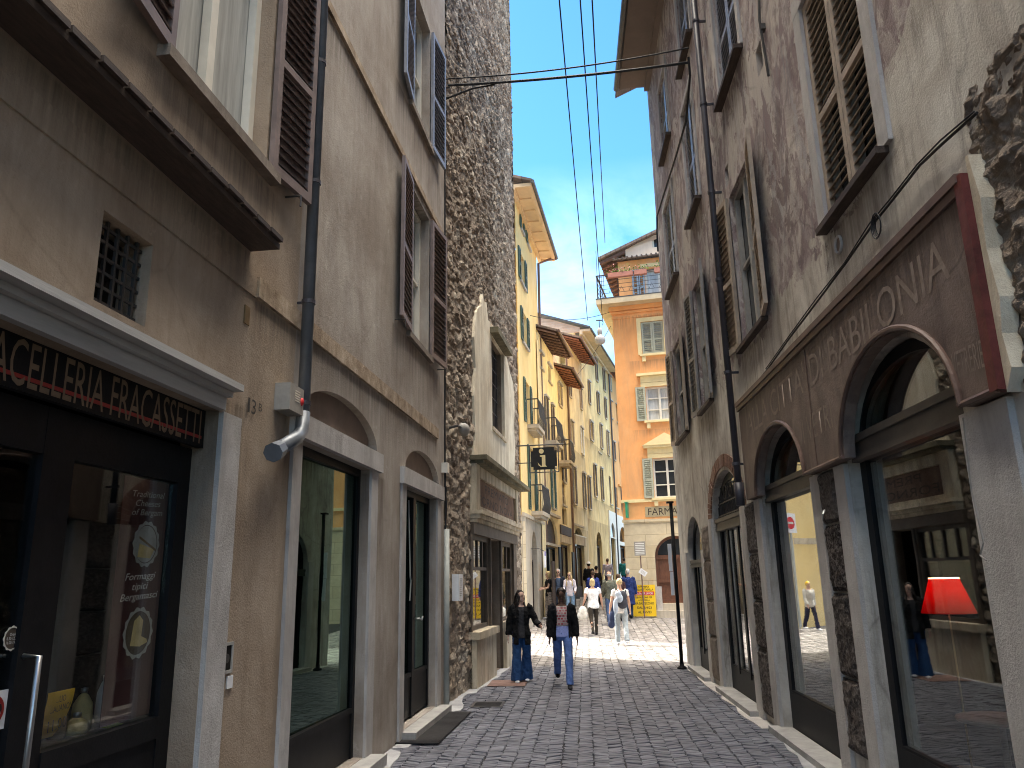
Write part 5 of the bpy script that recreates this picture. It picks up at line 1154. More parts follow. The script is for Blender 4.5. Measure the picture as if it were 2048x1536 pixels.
MB().tube([(X(4.66), -.06, 2.75), (X(4.68), -.07, 2.3), (X(4.64), -.07, 2.0), (X(4.7), -.07, 1.93), (X(4.64), -.07, 1.9)], .005, 6).build('white_cord', 'frame_grey', RH)
t = on(RH, 'facade_cable', 'thick black cable dropping down the frescoed facade from the street crossing', 'cable')
b = MB(); b.tube([(X(11.6), -.12, 10.5), (X(11.7), -.1, 10.2), (X(12.6), -.06, 9.9), (X(14.0), -.05, 10.0), (X(15.6), -.05, 10.15), (X(17.3), -.05, 10.3), (X(17.5), -.05, 9.9), (X(17.55), -.05, 9.5)], .02, 6); b.build('facade_cable', 'cable', t)


# broken rubble and brick where the plaster has gone, at the near end of the frescoed house
xa = X(4.2) + .1
rough_sheet(xa - .06, X(.2), 2.78, 4.62, .055, 31, .24, .13, .018, None, .85).build_tone('rubble_patch', 'rubble', RH)
stones(lambda *a: False, xa, X(.2), -.05, 2.8, .075, .08, .2, .26, .022, 22, nx=3, nz=2, gap=.006).build('brick_patch', 'brick', RH)
MB().box(xa - .3, X(-3.9), .03, .3, -.3, 4.7).build('wall_core', 'mortar', RH)
b = MB(); b.plate([(xa - .01, 2.78), (xa + .07, 2.9), (xa + .04, 3.1), (xa + .08, 3.3), (xa + .04, 3.6), (xa + .07, 3.9), (xa + .02, 4.2), (xa - .01, 4.2)], [], -.085, .01); b.build('mortar_edge', 'patch', RH)

# ================================================================ GROUND
xs = [-200, -60, -20, -8, -4, 0, 4, 8, 20, 60, 200]; ys = [-80, -20, 0, 10, 18, 23, 26, 30, 37, 45, 55, 65, 110, 400]
vs = [(x, y, gz(y) - .022) for y in ys for x in xs]; nx = len(xs)
fs = [(j * nx + i, j * nx + i + 1, (j + 1) * nx + i + 1, (j + 1) * nx + i) for j in range(len(ys) - 1) for i in range(nx - 1)]
me = bpy.data.meshes.new('ground'); me.from_pydata(vs, [], fs); me.update(); tag(link('ground', me, 'ground'), None, None, None, 'structure')
def street(x, y):
    if y < 12.55: l = -2.627 + .121 * y + .03
    elif y < 20.35: l = -1.13 + (y - 12.57) * .158 - .05
    elif y < 26: l = -7 + 0 * y
    elif y < 30.2: l = .25 + (y - 26) * .176
    else: l = 1.05 + (y - 30.2) * .225
    if 20.35 <= y < 34 and y > 26.0 + (.25 - x) * .75: l = max(l, .25) if x < .25 else l
    r = 2.5 + .0664 * y if y < 17.7 else 8
    if y > 30.03 - .268 * (x - 4.15): r = min(r, 4.15 + (y - 30.03) * .268) if x > 4.15 + (y - 30.03) * .268 else r
    return l - .02 < x < r + .02
rnd = random.Random(4); vs = []; fs = []
CA, SA = cos(R(5)), sin(R(5)); cw, th, sl = .165, .074, .42
for c in range(-48, 58):
    v0 = c * cw + rnd.uniform(-.006, .006); s_ = sl if c % 2 else -sl
    far = False
    r_ = 0; u = 4.4 + rnd.uniform(0, th)
    while u < 47:
        t_ = th * rnd.uniform(.86, 1.14)
        uc, vc = u + t_ / 2, v0 + cw / 2
        wv = .10 * noise.noise(Vector((vc * .6, uc * .45, 3)))
        x, y = vc * CA + uc * SA, uc * CA - vc * SA
        if street(x, y) and not (y > 24 and False):
            g = .003; gu = .006; jv = rnd.uniform(-.010, .010); dz = rnd.uniform(-.006, .006); tl = rnd.uniform(-.05, .05); tl2 = rnd.uniform(-.03, .03)
            q = []
            for (a, b_) in ((0, 0), (1, 0), (1, 1), (0, 1)):
                q.append((v0 + jv + g + (cw - 2 * g) * a, u + gu + (t_ - 2 * gu) * b_ + s_ * (cw) * (a - .5) + wv))
            o = len(vs); cx = sum(p[0] for p in q) / 4; cy = sum(p[1] for p in q) / 4
            for k, sc_, z_ in ((0, 1.0, -.022), (1, 1.0, -.006), (2, .86, 0)):
                for (a, b_) in q:
                    a2, b2 = cx + (a - cx) * (sc_ if k < 2 else .94), cy + (b_ - cy) * sc_
                    xx, yy = a2 * CA + b2 * SA, b2 * CA - a2 * SA
                    vs.append((xx, yy, gz(yy) + (z_ + (dz + tl * (a - cx) + tl2 * (b_ - cy) if k else 0))))
            for k in (0, 1):
                for i in range(4): fs.append((o + k * 4 + i, o + k * 4 + (i + 1) % 4, o + k * 4 + 4 + (i + 1) % 4, o + k * 4 + 4 + i))
            fs.append((o + 8, o + 9, o + 10, o + 11))
        u += t_
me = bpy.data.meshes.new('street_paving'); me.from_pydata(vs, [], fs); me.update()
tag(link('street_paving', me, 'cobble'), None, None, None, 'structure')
def strip(name, pts, m, z0, z1, seed=1, label=None):
    b = MB(); n = len(pts); b.add([(x, y, z0) for x, y in pts] + [(x, y, z1) for x, y in pts], [tuple(range(n, 2 * n))] + [(i, (i + 1) % n, n + (i + 1) % n, n + i) for i in range(n)])
    return b.build(name, m)
def ragged(a, b_, n, amp, seed):
    rr = random.Random(seed); return [(a[0] + (b_[0] - a[0]) * i / n + rr.uniform(-amp, amp), a[1] + (b_[1] - a[1]) * i / n + rr.uniform(-amp, amp)) for i in range(n + 1)]
lw = lambda y: -2.627 + .121 * y
tag(strip('pavement_edge', [(lw(5) + .02, 5), *ragged((lw(5) + .4, 5), (lw(9.3) + .2, 9.3), 16, .05, 3), (lw(9.5) + .02, 9.5)], 'cement', -.02, .010), None, None, None, 'structure')
tag(strip('pavement_edge', [(lw(9.52) + .02, 9.52), *ragged((lw(9.5) + .2, 9.55), (lw(11.9) + .16, 11.9), 8, .02, 5), *ragged((lw(12) + .34, 12.1), (lw(13.6) + .14, 13.7), 6, .05, 7), (lw(13.7) - .1, 13.7), (lw(12.5) + .02, 12.5)], 'cement', -.02, .010), None, None, None, 'structure')
tag(strip('pavement_edge', [(-.98, 13.72), *ragged((-.70, 13.8), (-.02, 18.6), 14, .04, 9), (-.2, 18.6)], 'cement', -.02, .010), None, None, None, 'structure')
rw = lambda y: 2.5 + .0664 * y
tag(strip('pavement_edge', [(rw(5.2), 5.2), (rw(10.2), 10.2), *ragged((rw(10.1) - .12, 10.1), (rw(5.3) - .42, 5.3), 14, .05, 11)], 'cement', -.02, .011), None, None, None, 'structure')
tag(strip('pavement_edge', [(rw(10.3), 10.3), (rw(17.6), 17.6), *ragged((rw(17.5) - .14, 17.5), (rw(10.3) - .22, 10.3), 18, .04, 12)], 'pier', -.02, .009), None, None, None, 'structure')
t = thing('door_mat', 'dark ribbed metal mat set before the two leaf glass door', 'door mat', (-1.06, 10.82, .012), R(-6.9))
b = MB(); b.box(-.26, .26, -1.1, 1.1, 0, .008); b.build('base', 'dark', t); b = MB()
for k in range(34): b.box(-.25, .25, -1.07 + k * .064, -1.04 + k * .064, .0085, .014)
b.build('ribs', 'iron', t)
t = thing('drain_cover', 'square dark iron drain cover beyond the ribbed door mat', 'drain cover', (-.46, 12.58, .008), R(-5))
MB().box(-.24, .24, -.26, .26, 0, .006).build('plate', 'iron', t); b = MB()
for k in range(6): b.box(-.2, .2, -.2 + k * .075, -.18 + k * .075, .0065, .010)
b.build('ribs', 'dark', t)
t = thing('drain_cover', 'brown stone inspection slab under the feet of the long haired woman', 'drain cover', (-.18, 15.0, .008), R(-5)); MB().box(-.34, .34, -.42, .42, 0, .006).build('slab', 'rafter_dark', t)

# ================================================================ POLE, LAMP, WIRES
t = thing('street_pole', 'slim black pole with notice sheets standing on the sunlit edge of paving', 'pole', (3.35, 16.75, 0), R(0))
b = MB(); b.tube([(0, 0, 0), (0, 0, 3.35)], .038, 12); b.lathe([(0, 0), (.1, 0), (.1, .03), (.045, .06), (.045, .12)], n=14); b.build('post', 'dark', t, True)
MB().box(-.09, .05, -.06, .06, 3.352, 3.39).build('cap', 'dark', t)
b = MB(); b.box(-.12, -.05, -.02, .0, 1.45, 1.93); b.box(-.13, -.055, -.022, .002, 1.94, 2.5); b.build('notice_sheets', 'paper', t)
t = thing('hanging_lamp', 'white bell shaped street lamp hung on wires in front of the orange house', 'street lamp', (3.42, 28.5, 10.6))
MB().lathe([(0, .62), (.09, .62), (.12, .5), (.12, .35), (.09, .33), (.14, .28), (.24, .2), (.27, .08), (.25, 0), (.2, -.06), (.1, -.1), (0, -.11)], n=22).build('shade', 'lamp_grey', t, True)
b = MB(); b.tube([(0, 0, .6), (0, 0, 1.0)], .02, 6); b.tube([(-.15, 0, .98), (.15, 0, .98)], .03, 8); b.tube([(.13, 0, .98), (.2, 0, .9), (.15, 0, .75)], .015, 6); b.build('hanger', 'iron', t)
def sag(a, b_, s, n=16):
    a, b_ = Vector(a), Vector(b_); return [a.lerp(b_, i / n) - Vector((0, 0, s * 4 * (i / n) * (1 - i / n))) for i in range(n + 1)]
def cable(label, a, b_, s, r=.012, extra=()):
    m = MB().tube(sag(a, b_, s), r, 6)
    for e in extra: m.tube(e, r * .8, 6)
    return tag(m.build('overhead_cable', 'cable'), label, 'cable')
cable('thin overhead cable furthest toward the tower, running down the street to the lamp', (.34, 6.0, 10.93), (2.95, 28.3, 11.42), 0)
cable('thin overhead cable between the two others, running down the street to the orange house corner', (.62, 6.0, 10.92), (3.55, 28.5, 11.42), 0)
cable('thin overhead cable nearest the frescoed house, rising to the orange house roof', (.8, 6.0, 9.6), (3.95, 29.6, 15.2), 0)
pL = (-1.12, 12.42, 10.7); pR = (3.19, 11.95, 10.55)
cable('upper thin cable crossing the street between plaster house and frescoed house', (-1.05, 12.35, 10.72), (3.15, 11.5, 10.62), .10, .014)
cable('thicker lower cable crossing the street, forked at the plaster house', (-1.05, 12.35, 10.58), (3.18, 11.7, 10.48), .06, .024, [[Vector((-1.1, 12.42, 10.35)), Vector((-.6, 12.34, 10.5)), Vector((-.2, 12.28, 10.53))]])
t = thing('cable_bracket', 'small iron cable bracket on the corner of the plaster house', 'bracket', (-1.12, 12.4, 10.3))
b = MB(); b.box(-.02, .0, -.02, .02, 0, .5)
for z in (.06, .26, .44): b.tube([(0, 0, z), (.1, -.02, z)], .014, 6)
b.build('bracket', 'iron', t)
cable('slack wires holding the bell lamp between yellow house and orange corner', (.75, 28.4, 11.7), (4.05, 29.9, 12.3), .25, .012)
cable('second lamp wire tied lower from the lemon house to the orange corner', (2.9, 38.5, 11.5), (4.05, 29.9, 11.7), .2, .012)
t = thing('notice_board', 'plain white board propped beside the dark clothed walkers up the street', 'board', (3.62, 38.6, gz(38.6)), 0)
MB().box(-.22, .22, -.03, .0, .55, 1.2).build('board', 'paper', t); b = MB(); b.box(-.2, -.16, .0, .03, 0, 1.15); b.box(.16, .2, .0, .03, 0, 1.15); b.build('legs', 'frame_grey', t)

# ================================================================ PEOPLE
def remesh(b, voxel, name, it=4):
    me = b.mesh('raw'); o = bpy.data.objects.new('raw', me); col.objects.link(o)
    m = o.modifiers.new('r', 'REMESH'); m.mode = 'VOXEL'; m.voxel_size = voxel; m.use_smooth_shade = True
    s_ = o.modifiers.new('s', 'SMOOTH'); s_.iterations = it; s_.factor = .5
    dg = bpy.context.evaluated_depsgraph_get(); out = bpy.data.meshes.new_from_object(o.evaluated_get(dg)); out.name = name
    bpy.data.objects.remove(o); bpy.data.meshes.remove(me); return out
def cloth(name, c, var=.25, scale=9):
    if name not in M: M[name] = plain(name, c, .9, .15, var, scale, .5, bdist=.02)
    return name
def knit(name, ca, cb, cc):
    if name not in M:
        m, nt = newmat(name); T = NT(nt); b = T.n('ShaderNodeTexBrick'); T.l(coords(T, (1, 1, 1), (R(90), 0, 0)), b.inputs['Vector'])
        b.inputs['Scale'].default_value = 1; b.inputs['Brick Width'].default_value = .055; b.inputs['Row Height'].default_value = .045; b.inputs['Mortar Size'].default_value = .007
        b.inputs['Color1'].default_value = c4(ca); b.inputs['Color2'].default_value = c4(cb); b.inputs['Mortar'].default_value = c4(cc)
        finish(T, b.outputs['Color'], .9, .1); M[name] = m
    return name
for n, c in (('skin light', (.56, .34, .25)), ('skin tan', (.50, .29, .20)), ('skin brown', (.13, .07, .048)), ('hair dark', (.018, .012, .010)), ('hair blond', (.50, .37, .19)), ('hair grey', (.46, .45, .43)), ('hair brown', (.09, .055, .035))):
    M[n] = plain(n, c, .55, .3, .15, 14, .2)
M['sole'] = plain('white shoes', (.72, .72, .74), .6, .3, .08, 9)
def person(label, loc, rz, h=1.7, legs=((18, 6), (-16, 14)), arms=((-12, 8, 14, 4), (14, 8, 18, 4)), head=(0, 0), skin='skin light', hair='short', hairm='hair dark', top=('sweater', (.3, .3, .3)), sleeve=1.0,
           trousers=('jeans', (.06, .11, .24)), fit='straight', shoes='sole', jacket=None, lean=0, face=True, glasses=False, hat=None, vox=.011, bulk=1.0, topmat=None, low=0, trmat=None, coat=0, cropped=None, group=None):
    t = thing('person', label, 'person', loc, rz)
    k = h / 1.72; S = lambda p: Vector(p)
    hz = max(.43 * cos(R(a)) + .42 * cos(R(a - b)) for a, b in legs) + .085
    J = {}
    for i, s in enumerate((-1, 1)):
        a, bd = legs[i]; hip = Vector((s * .088, 0, hz)); kn = hip + .43 * Vector((s * .03, -sin(R(a)), -cos(R(a)))).normalized(); an = kn + .42 * Vector((0, -sin(R(a - bd)), -cos(R(a - bd))))
        J['hip', s], J['kn', s], J['an', s] = hip, kn, an
    LM = Matrix.Translation((0, 0, hz)) @ Matrix.Rotation(R(lean), 4, 'X') @ Matrix.Translation((0, 0, -hz))
    up = lambda x, y, z: LM @ Vector((x, y, hz + z))
    for i, s in enumerate((-1, 1)):
        sw, ab, bd, ab2 = arms[i]; sh = up(s * .178 * bulk, .005, .475)
        d1 = Vector((s * sin(R(ab)), -sin(R(sw)) * cos(R(ab)), -cos(R(sw)) * cos(R(ab)))); el = sh + .285 * d1
        d2 = Vector((s * sin(R(ab2)), -sin(R(sw + bd)) * cos(R(ab2)), -cos(R(sw + bd)) * cos(R(ab2)))); wr = el + .245 * d2
        J['sh', s], J['el', s], J['wr', s], J['d2', s] = sh, el, wr, d2
    hc = up(0, -.02, .695); HM = Matrix.Translation(hc) @ Matrix.Rotation(R(head[0]), 4, 'Z') @ Matrix.Rotation(R(head[1]), 4, 'X')
    B = bulk
    def torso(e, z0=-.06, z1=.52):
        prof = [(-.10, .150, .112), (-.04, .162, .118), (.05, .150, .108), (.15, .128, .095), (.25, .140, .104), (.36, .162, .112), (.44, .160, .100), (.50, .105, .075), (.535, .062, .06)]
        return [(up(0, 0, z), (a * B + e), (b_ * B + e)) for z, a, b_ in prof if z0 - .001 <= z <= z1 + .02]
    bd = MB(); bd.sweep(torso(0)); bd.sweep([(up(0, .005, .50), .058, .058), (up(0, -.005, .57), .052, .054), (up(0, -.015, .64), .05, .055)])
    hd = MB(); hd.ell((0, .012, .03), (.073, .092, .092), 16, 10); hd.ell((0, -.012, -.035), (.056, .07, .082), 14, 9)
    hd.ell((0, -.088, -.018), (.012, .018, .024), 8, 6); hd.ell((0, -.075, -.095), (.022, .018, .018), 8, 6)
    for s in (-1, 1): hd.ell((s * .073, .015, -.01), (.01, .02, .03), 8, 6)
    hd.xf(HM); bd.v, n0 = bd.v, len(bd.v); bd.add(hd.v, hd.f)
    for s in (-1, 1):
        sh, el, wr, d2 = (J[q, s] for q in ('sh', 'el', 'wr', 'd2'))
        bd.sweep([(sh + Vector((-s * .05, 0, .02)), .05, .055), (sh, .05, .055), (sh.lerp(el, .4), .045, .048), (el, .037, .039), (el.lerp(wr, .35), .038, .039), (wr, .026, .03), (wr + d2 * .03, .018, .033)])
        fwd = Vector((0, -1, 0)); nrm = Vector((s, 0, 0)) - d2 * d2.x * s
        if nrm.length < .1: nrm = Vector((0, 0, 1))
        nrm.normalize(); ac = d2.cross(nrm).normalized()
        if ac.y > 0: ac = -ac
        pc = wr + d2 * .06
        bd.sweep([(wr + d2 * .01, .026, .019), (wr + d2 * .04, .038, .017), (wr + d2 * .085, .041, .015), (wr + d2 * .1, .038, .012)], nrm)
        for q in range(4):
            b0 = wr + d2 * .09 + ac * (.03 - .02 * q); ln = (.068, .078, .072, .056)[q]; cu = -nrm * .35 + d2 * .9
            m1 = b0 + (d2 * .95 - nrm * .12).normalized() * ln * .5 + ac * (.006 - .004 * q); m2 = m1 + (d2 * .8 - nrm * .5).normalized() * ln * .5 + ac * (.004 - .003 * q)
            bd.tube([b0, m1, m2], [.0095, .0085, .007], 7)
        tb = wr + d2 * .03 + ac * .03; bd.tube([tb, tb + (d2 * .6 + ac * .7).normalized() * .04, tb + (d2 * .6 + ac * .7).normalized() * .04 + (d2 * .9 + ac * .2).normalized() * .03], [.012, .011, .008], 7)
        hp, kn, an = (J[q, s] for q in ('hip', 'kn', 'an'))
        bd.sweep([(hp + Vector((0, 0, .02)), .082, .09), (hp.lerp(kn, .4), .07, .078), (kn, .05, .054), (kn.lerp(an, .35), .05, .056), (an, .034, .038), (an + Vector((0, 0, -.03)), .034, .045)])
        bd.sweep([(an + Vector((0, .05, -.045)), .03, .03), (an + Vector((0, -.06, -.05)), .04, .025), (an + Vector((0, -.15, -.062)), .03, .014)], (0, 0, 1))
    def put(b, name, m, par=t, v=vox, it=4, cut=None, fold=0):
        me = remesh(b, v, name, it)
        if fold:
            off = len(label) * 1.7
            nn = [(q.index, q.normal.copy()) for q in me.vertices]
            for i_, n_ in nn:
                q = me.vertices[i_]; p_ = q.co; w_ = noise.noise(Vector((p_.x * 13 + p_.z * 5, p_.y * 13, p_.z * 9 + off))) + .6 * noise.noise(Vector((p_.x * 24, p_.y * 24 + p_.z * 9, p_.z * 26 + off)))
                q.co = p_ + n_ * w_ * fold
        if cut:
            bm = bmesh.new(); bm.from_mesh(me); bmesh.ops.delete(bm, geom=[q for q in bm.verts if cut(q.co)], context='VERTS'); bm.to_mesh(me); bm.free()
        for q in me.vertices: q.co = q.co * k
        o = link(name, me, m, par, True); return o
    put(bd, 'body', skin, v=vox * .8, it=3)
    # trousers
    hemr = {'slim': (.085, .062, .05, .048), 'straight': (.092, .074, .066, .066), 'wide': (.10, .088, .105, .125)}[fit]
    tr = MB(); tr.sweep([(up(0, 0, .09 + low), .150 * B, .108), (up(0, 0, .03), .166 * B, .124), (Vector((0, 0, hz - .04)), .168 * B, .126), (Vector((0, 0, hz - .1)), .13, .1)])
    for s in (-1, 1):
        hp, kn, an = (J[q, s] for q in ('hip', 'kn', 'an'))
        e = an + Vector((0, 0, -.045 if fit == 'wide' else -.02))
        tr.sweep([(hp + Vector((0, 0, .03)), hemr[0], .102), (hp.lerp(kn, .5), hemr[0] * .93, .094), (kn, hemr[1], hemr[1] * 1.05), (kn.lerp(an, .5), hemr[2], hemr[2] * 1.08), (e, hemr[3], hemr[3] * 1.12)])
    put(tr, 'trousers', trmat or cloth(*trousers), fold=.010)
    for s in (-1, 1):
        an = J['an', s]; so = MB()
        pit = Vector((0, 0, 0))
        so.sweep([(an + Vector((0, .075, -.05)), .034, .03), (an + Vector((0, .02, -.03)), .043, .05), (an + Vector((0, -.07, -.05)), .046, .034), (an + Vector((0, -.15, -.06)), .042, .024), (an + Vector((0, -.185, -.066)), .028, .016)], (0, 0, 1))
        put(so, 'shoe', shoes, v=.009, it=2)
    def sleeve_mb(b, e, frac):
        for s in (-1, 1):
            sh, el, wr = (J[q, s] for q in ('sh', 'el', 'wr'))
            pts = [(sh + Vector((-s * .06, 0, .025)), .055 + e, .06 + e), (sh, .056 + e, .06 + e), (sh.lerp(el, .45), .05 + e, .053 + e)]
            if frac > .5: pts += [(el, .044 + e, .047 + e), (el.lerp(wr, .5), .042 + e, .043 + e)]
            if frac >= 1: pts += [(wr.lerp(el, .04), .036 + e, .038 + e)]
            b.sweep(pts)
    tp = MB(); tp.sweep(torso(.014, (-.10 if not cropped else cropped), .50)); sleeve_mb(tp, .006, sleeve if jacket is None else .4)
    put(tp, 'top', topmat or cloth(*top), fold=.008)
    if cropped:
        vb = MB(); vb.sweep(torso(.018, -.04, cropped + .03)); put(vb, 'waist_band', cloth('pale blue shirt', (.30, .36, .70)))
    if jacket:
        jk = MB(); pr = torso(.034, -.10, .50)
        if coat: pr = [(up(0, 0, -.10 - coat), .19 * B, .155)] + pr
        jk.sweep(pr); sleeve_mb(jk, .022, 1.0); jk.sweep([(up(0, .01, .49), .09, .085), (up(0, .005, .54), .075, .072)])
        op = jacket[2] if len(jacket) > 2 else .0
        put(jk, 'jacket', cloth(jacket[0], jacket[1]), cut=(lambda co: co.y < -.02 and abs(co.x) < op * (1 + .25 * (co.z < hz + .2)) and hz - .3 < co.z < hz + .56) if op else None, fold=.013)
    # hair
    hr = MB()
    hr.ell((0, .026, .042), (.083, .094, .098), 18, 11)
    if hair in ('long', 'bob'):
        for s in (-1, 1): hr.ell((s * .062, .012, -.03), (.028, .062, .09), 12, 9)
        hr.ell((0, .06, -.03), (.07, .05, .11), 12, 9)
    if hair == 'afro': hr.ell((0, .055, .0), (.085, .07, .09), 14, 9)
    if hair == 'bald': hr = MB(); hr.ell((0, .04, .005), (.077, .075, .06), 14, 9)
    hr.xf(HM)
    if hair == 'long':
        hr.sweep([(HM @ Vector((0, .075, .02)), .08, .045), (HM @ Vector((0, .085, -.10)), .095, .05), (up(0, .125, .42), .11, .045), (up(0, .13, .27), .08, .025)])
        for s in (-1, 1): hr.sweep([(HM @ Vector((s * .065, .02, .0)), .025, .05), (HM @ Vector((s * .078, .015, -.10)), .032, .05), (up(s * .10, -.06, .42), .04, .04), (up(s * .11, -.105, .28), .02, .02)])
    put(hr, 'hair', hairm, v=.01, it=3, fold=.012)
    if face:
        def fp(b, name, m):
            b.xf(HM); b.v = [tuple(Vector(p) * k) for p in b.v]; return b.build(name, m, t, True)
        if glasses:
            b = MB(); b.ell((-.032, -.083, .005), (.026, .012, .02), 10, 6); b.ell((.032, -.083, .005), (.026, .012, .02), 10, 6); b.box(-.012, .012, -.095, -.088, .004, .01); fp(b, 'sunglasses', 'dark')
        else:
            for s in (-1, 1): fp(MB().ell((s * .03, -.079, .004), (.012, .007, .007), 8, 6), 'eye', 'hair dark')
            b = MB()
            for s in (-1, 1): b.ell((s * .03, -.080, .024), (.018, .007, .004), 8, 6)
            fp(b, 'eyebrows', 'hair dark' if hairm == 'hair dark' else 'hair brown')
        fp(MB().ell((0, -.079, -.062), (.022, .007, .007), 8, 6), 'mouth', 'lips')
    if hat:
        b = MB(); b.lathe([(.13, .07), (.135, .085), (.09, .10), (.085, .15), (.05, .175), (0, .18)], (0, .02, 0), 18); b.xf(HM); b.v = [tuple(Vector(p) * k) for p in b.v]; b.build('hat', hat, t, True)
    return t, J, k
M['lips'] = plain('lips', (.36, .12, .11), .5, .3, .1, 10)
M['skin pale'] = plain('skin pale', (.60, .38, .30), .55, .3, .12, 14)
def P(x, y): return (x, y, gz(y) + .004)
CAMF = lambda x, y: math.atan2(-x, -(0 - y)) * 0
person('woman with long dark hair in black jacket and wide blue jeans, hand held out', P(.08, 15.12), R(2), 1.60, legs=((3, 6), (-6, 8)), arms=((-6, 11, 10, 6), (2, 24, 70, 16)), head=(38, 0), skin='skin pale', hair='long', hairm='hair dark',
       top=('charcoal shirt', (.045, .045, .05)), jacket=('black jacket', (.012, .012, .013), .045), coat=.12, fit='wide', trousers=('deep blue denim', (.028, .075, .19)), vox=.010)
person('woman in open black bomber, red patterned top and mid blue jeans, looking down', P(.80, 14.35), R(-2), 1.66, legs=((-20, 26), (17, 4)), arms=((4, 9, 6, 3), (-4, 12, 12, 6)), head=(4, 26), skin='skin brown', hair='afro', hairm='hair dark',
       topmat=knit('red cream knit', (.36, .06, .075), (.55, .33, .33), (.50, .44, .42)), cropped=.15, jacket=('black bomber', (.012, .012, .014), .088), fit='straight', trousers=('mid blue denim', (.12, .20, .46)), shoes='dark', vox=.010)
t, J, k = person('woman seen from behind in white T-shirt and dark olive trousers', P(2.38, 25.0), R(186), 1.68, legs=((14, 6), (-14, 18)), arms=((6, 14, 14, 10), (-8, 14, 30, 10)), skin='skin tan', hair='bob', hairm='hair blond', top=('white tee', (.78, .78, .78)), sleeve=.4,
       fit='slim', trousers=('olive trousers', (.045, .038, .03)), shoes='dark', face=False, bulk=1.14)
def bag(label, loc, rz, parts, m, name='bag', cat='bag', straps=()):
    t = thing(name, label, cat, loc, rz); b = MB()
    for p, r_ in parts: b.ell(p, r_, 14, 9)
    link('bag_body', remesh(b, .012, 'bag_body'), m, t, True)
    if straps:
        s_ = MB()
        for q in straps: s_.tube(q, .014, 6)
        s_.build('straps', 'dark', t, True)
    return t
bag('white bundle of jacket and bag hanging at the side of the white T-shirt woman', (2.05, 24.95, .62), 0, (((0, 0, .2), (.14, .10, .17)), ((-.06, 0, .08), (.12, .09, .13)), ((.06, -.02, .1), (.10, .09, .12))), cloth('off white bundle', (.62, .60, .55)), 'bundle', 'bundle', [[(.0, 0, .3), (.12, 0, .55), (.33, .05, .82)]])
person('man seen from behind in pale T-shirt and faded grey blue jeans', P(2.93, 22.72), R(180), 1.76, legs=((-12, 14), (9, 5)), arms=((6, 13, 22, 8), (2, 14, 26, 8)), skin='skin tan', hair='short', hairm='hair blond', top=('pale tee', (.74, .70, .66)), sleeve=.4,
       fit='straight', trousers=('faded denim', (.36, .40, .42)), face=False)
bag('dark grey and pale blue backpack on the back of the faded jeans man', (2.97, 22.55, 1.02), 0, (((0, 0, .1), (.15, .09, .15)), ((0, 0, .3), (.14, .085, .15))), cloth('charcoal backpack', (.05, .052, .065)), 'backpack', 'backpack', [[(-.1, .02, .38), (-.12, .1, .46), (-.13, .22, .42)], [(.1, .02, .38), (.12, .1, .46), (.13, .22, .42)]])
bag('pale blue folded jacket draped across the charcoal backpack', (2.88, 22.44, 1.1), 0, (((0, 0, .16), (.10, .05, .12)), ((-.03, .0, .28), (.09, .05, .08)), ((-.12, .02, -.06), (.07, .06, .22))), cloth('pale blue jacket', (.40, .46, .54)), 'folded_jacket', 'jacket')
bag('navy garment hanging below the backpack man elbow', (2.66, 22.62, .55), 0, (((0, 0, .16), (.08, .07, .2)), ((-.02, 0, .02), (.10, .08, .12))), cloth('navy garment', (.03, .04, .08)), 'garment', 'garment')
person('blond woman in black T-shirt and patterned trousers facing the doorway', P(1.2, 29.6), R(-75), 1.66, legs=((6, 4), (-6, 8)), arms=((20, 8, 60, 4), (20, 8, 60, 4)), skin='skin light', hair='bob', hairm='hair blond', top=('black tee', (.02, .02, .022)), sleeve=.4,
       trmat=knit('patterned trousers', (.38, .32, .28), (.22, .17, .15), (.5, .45, .4)), fit='straight')
person('man in dark jacket and sunglasses with a hand raised to his chin', P(1.58, 29.9), R(0), 1.72, legs=((4, 4), (-4, 6)), arms=((20, 10, 118, -14), (0, 8, 12, 4)), head=(-10, 0), skin='skin tan', hair='short', hairm='hair grey', top=('slate shirt', (.08, .11, .17)), jacket=('dark navy jacket', (.022, .028, .045), .07), trousers=('dark trousers', (.03, .035, .05)), shoes='dark', glasses=True)
person('woman with long fair hair, sunglasses, pale blouse and light blue jeans', P(1.98, 29.6), R(-6), 1.62, legs=((4, 4), (-4, 6)), arms=((12, 10, 50, -6), (10, 10, 46, -4)), head=(-14, 0), skin='skin light', hair='long', hairm='hair blond', top=('pale blouse', (.66, .60, .64)), trousers=('light blue denim', (.24, .36, .50)), glasses=True)
person('person in black clothes and pale brimmed hat walking up the street', P(3.5, 38.2), R(178), 1.72, top=('black coat', (.012, .012, .014)), jacket=('black coat', (.012, .012, .014)), coat=.25, trousers=('black trousers', (.015, .015, .018)), shoes='dark', face=False, hat='paper', hair='short', vox=.014)
person('person in black hoodie just below the brimmed hat walker', P(3.55, 35.2), R(170), 1.66, top=('black hoodie', (.014, .014, .016)), trousers=('black trousers', (.015, .015, .018)), shoes='dark', face=False, hair='short', hairm='hair dark', vox=.014)
person('man in lilac grey hooded jacket with dark sleeves climbing the street', P(5.02, 43.5), R(180), 1.76, top=('lilac hoodie', (.36, .34, .44)), trousers=('navy trousers', (.03, .03, .06)), shoes='dark', face=False, hair='short', hairm='hair brown', vox=.014, bulk=1.15)
person('person in teal green jacket high up the street near the orange corner', P(6.0, 44.0), R(180), 1.76, top=('teal jacket', (.02, .17, .19)), jacket=('teal jacket', (.02, .17, .19)), trousers=('black trousers', (.015, .015, .018)), shoes='dark', face=False, hair='short', hairm='hair dark', vox=.014, bulk=1.1)
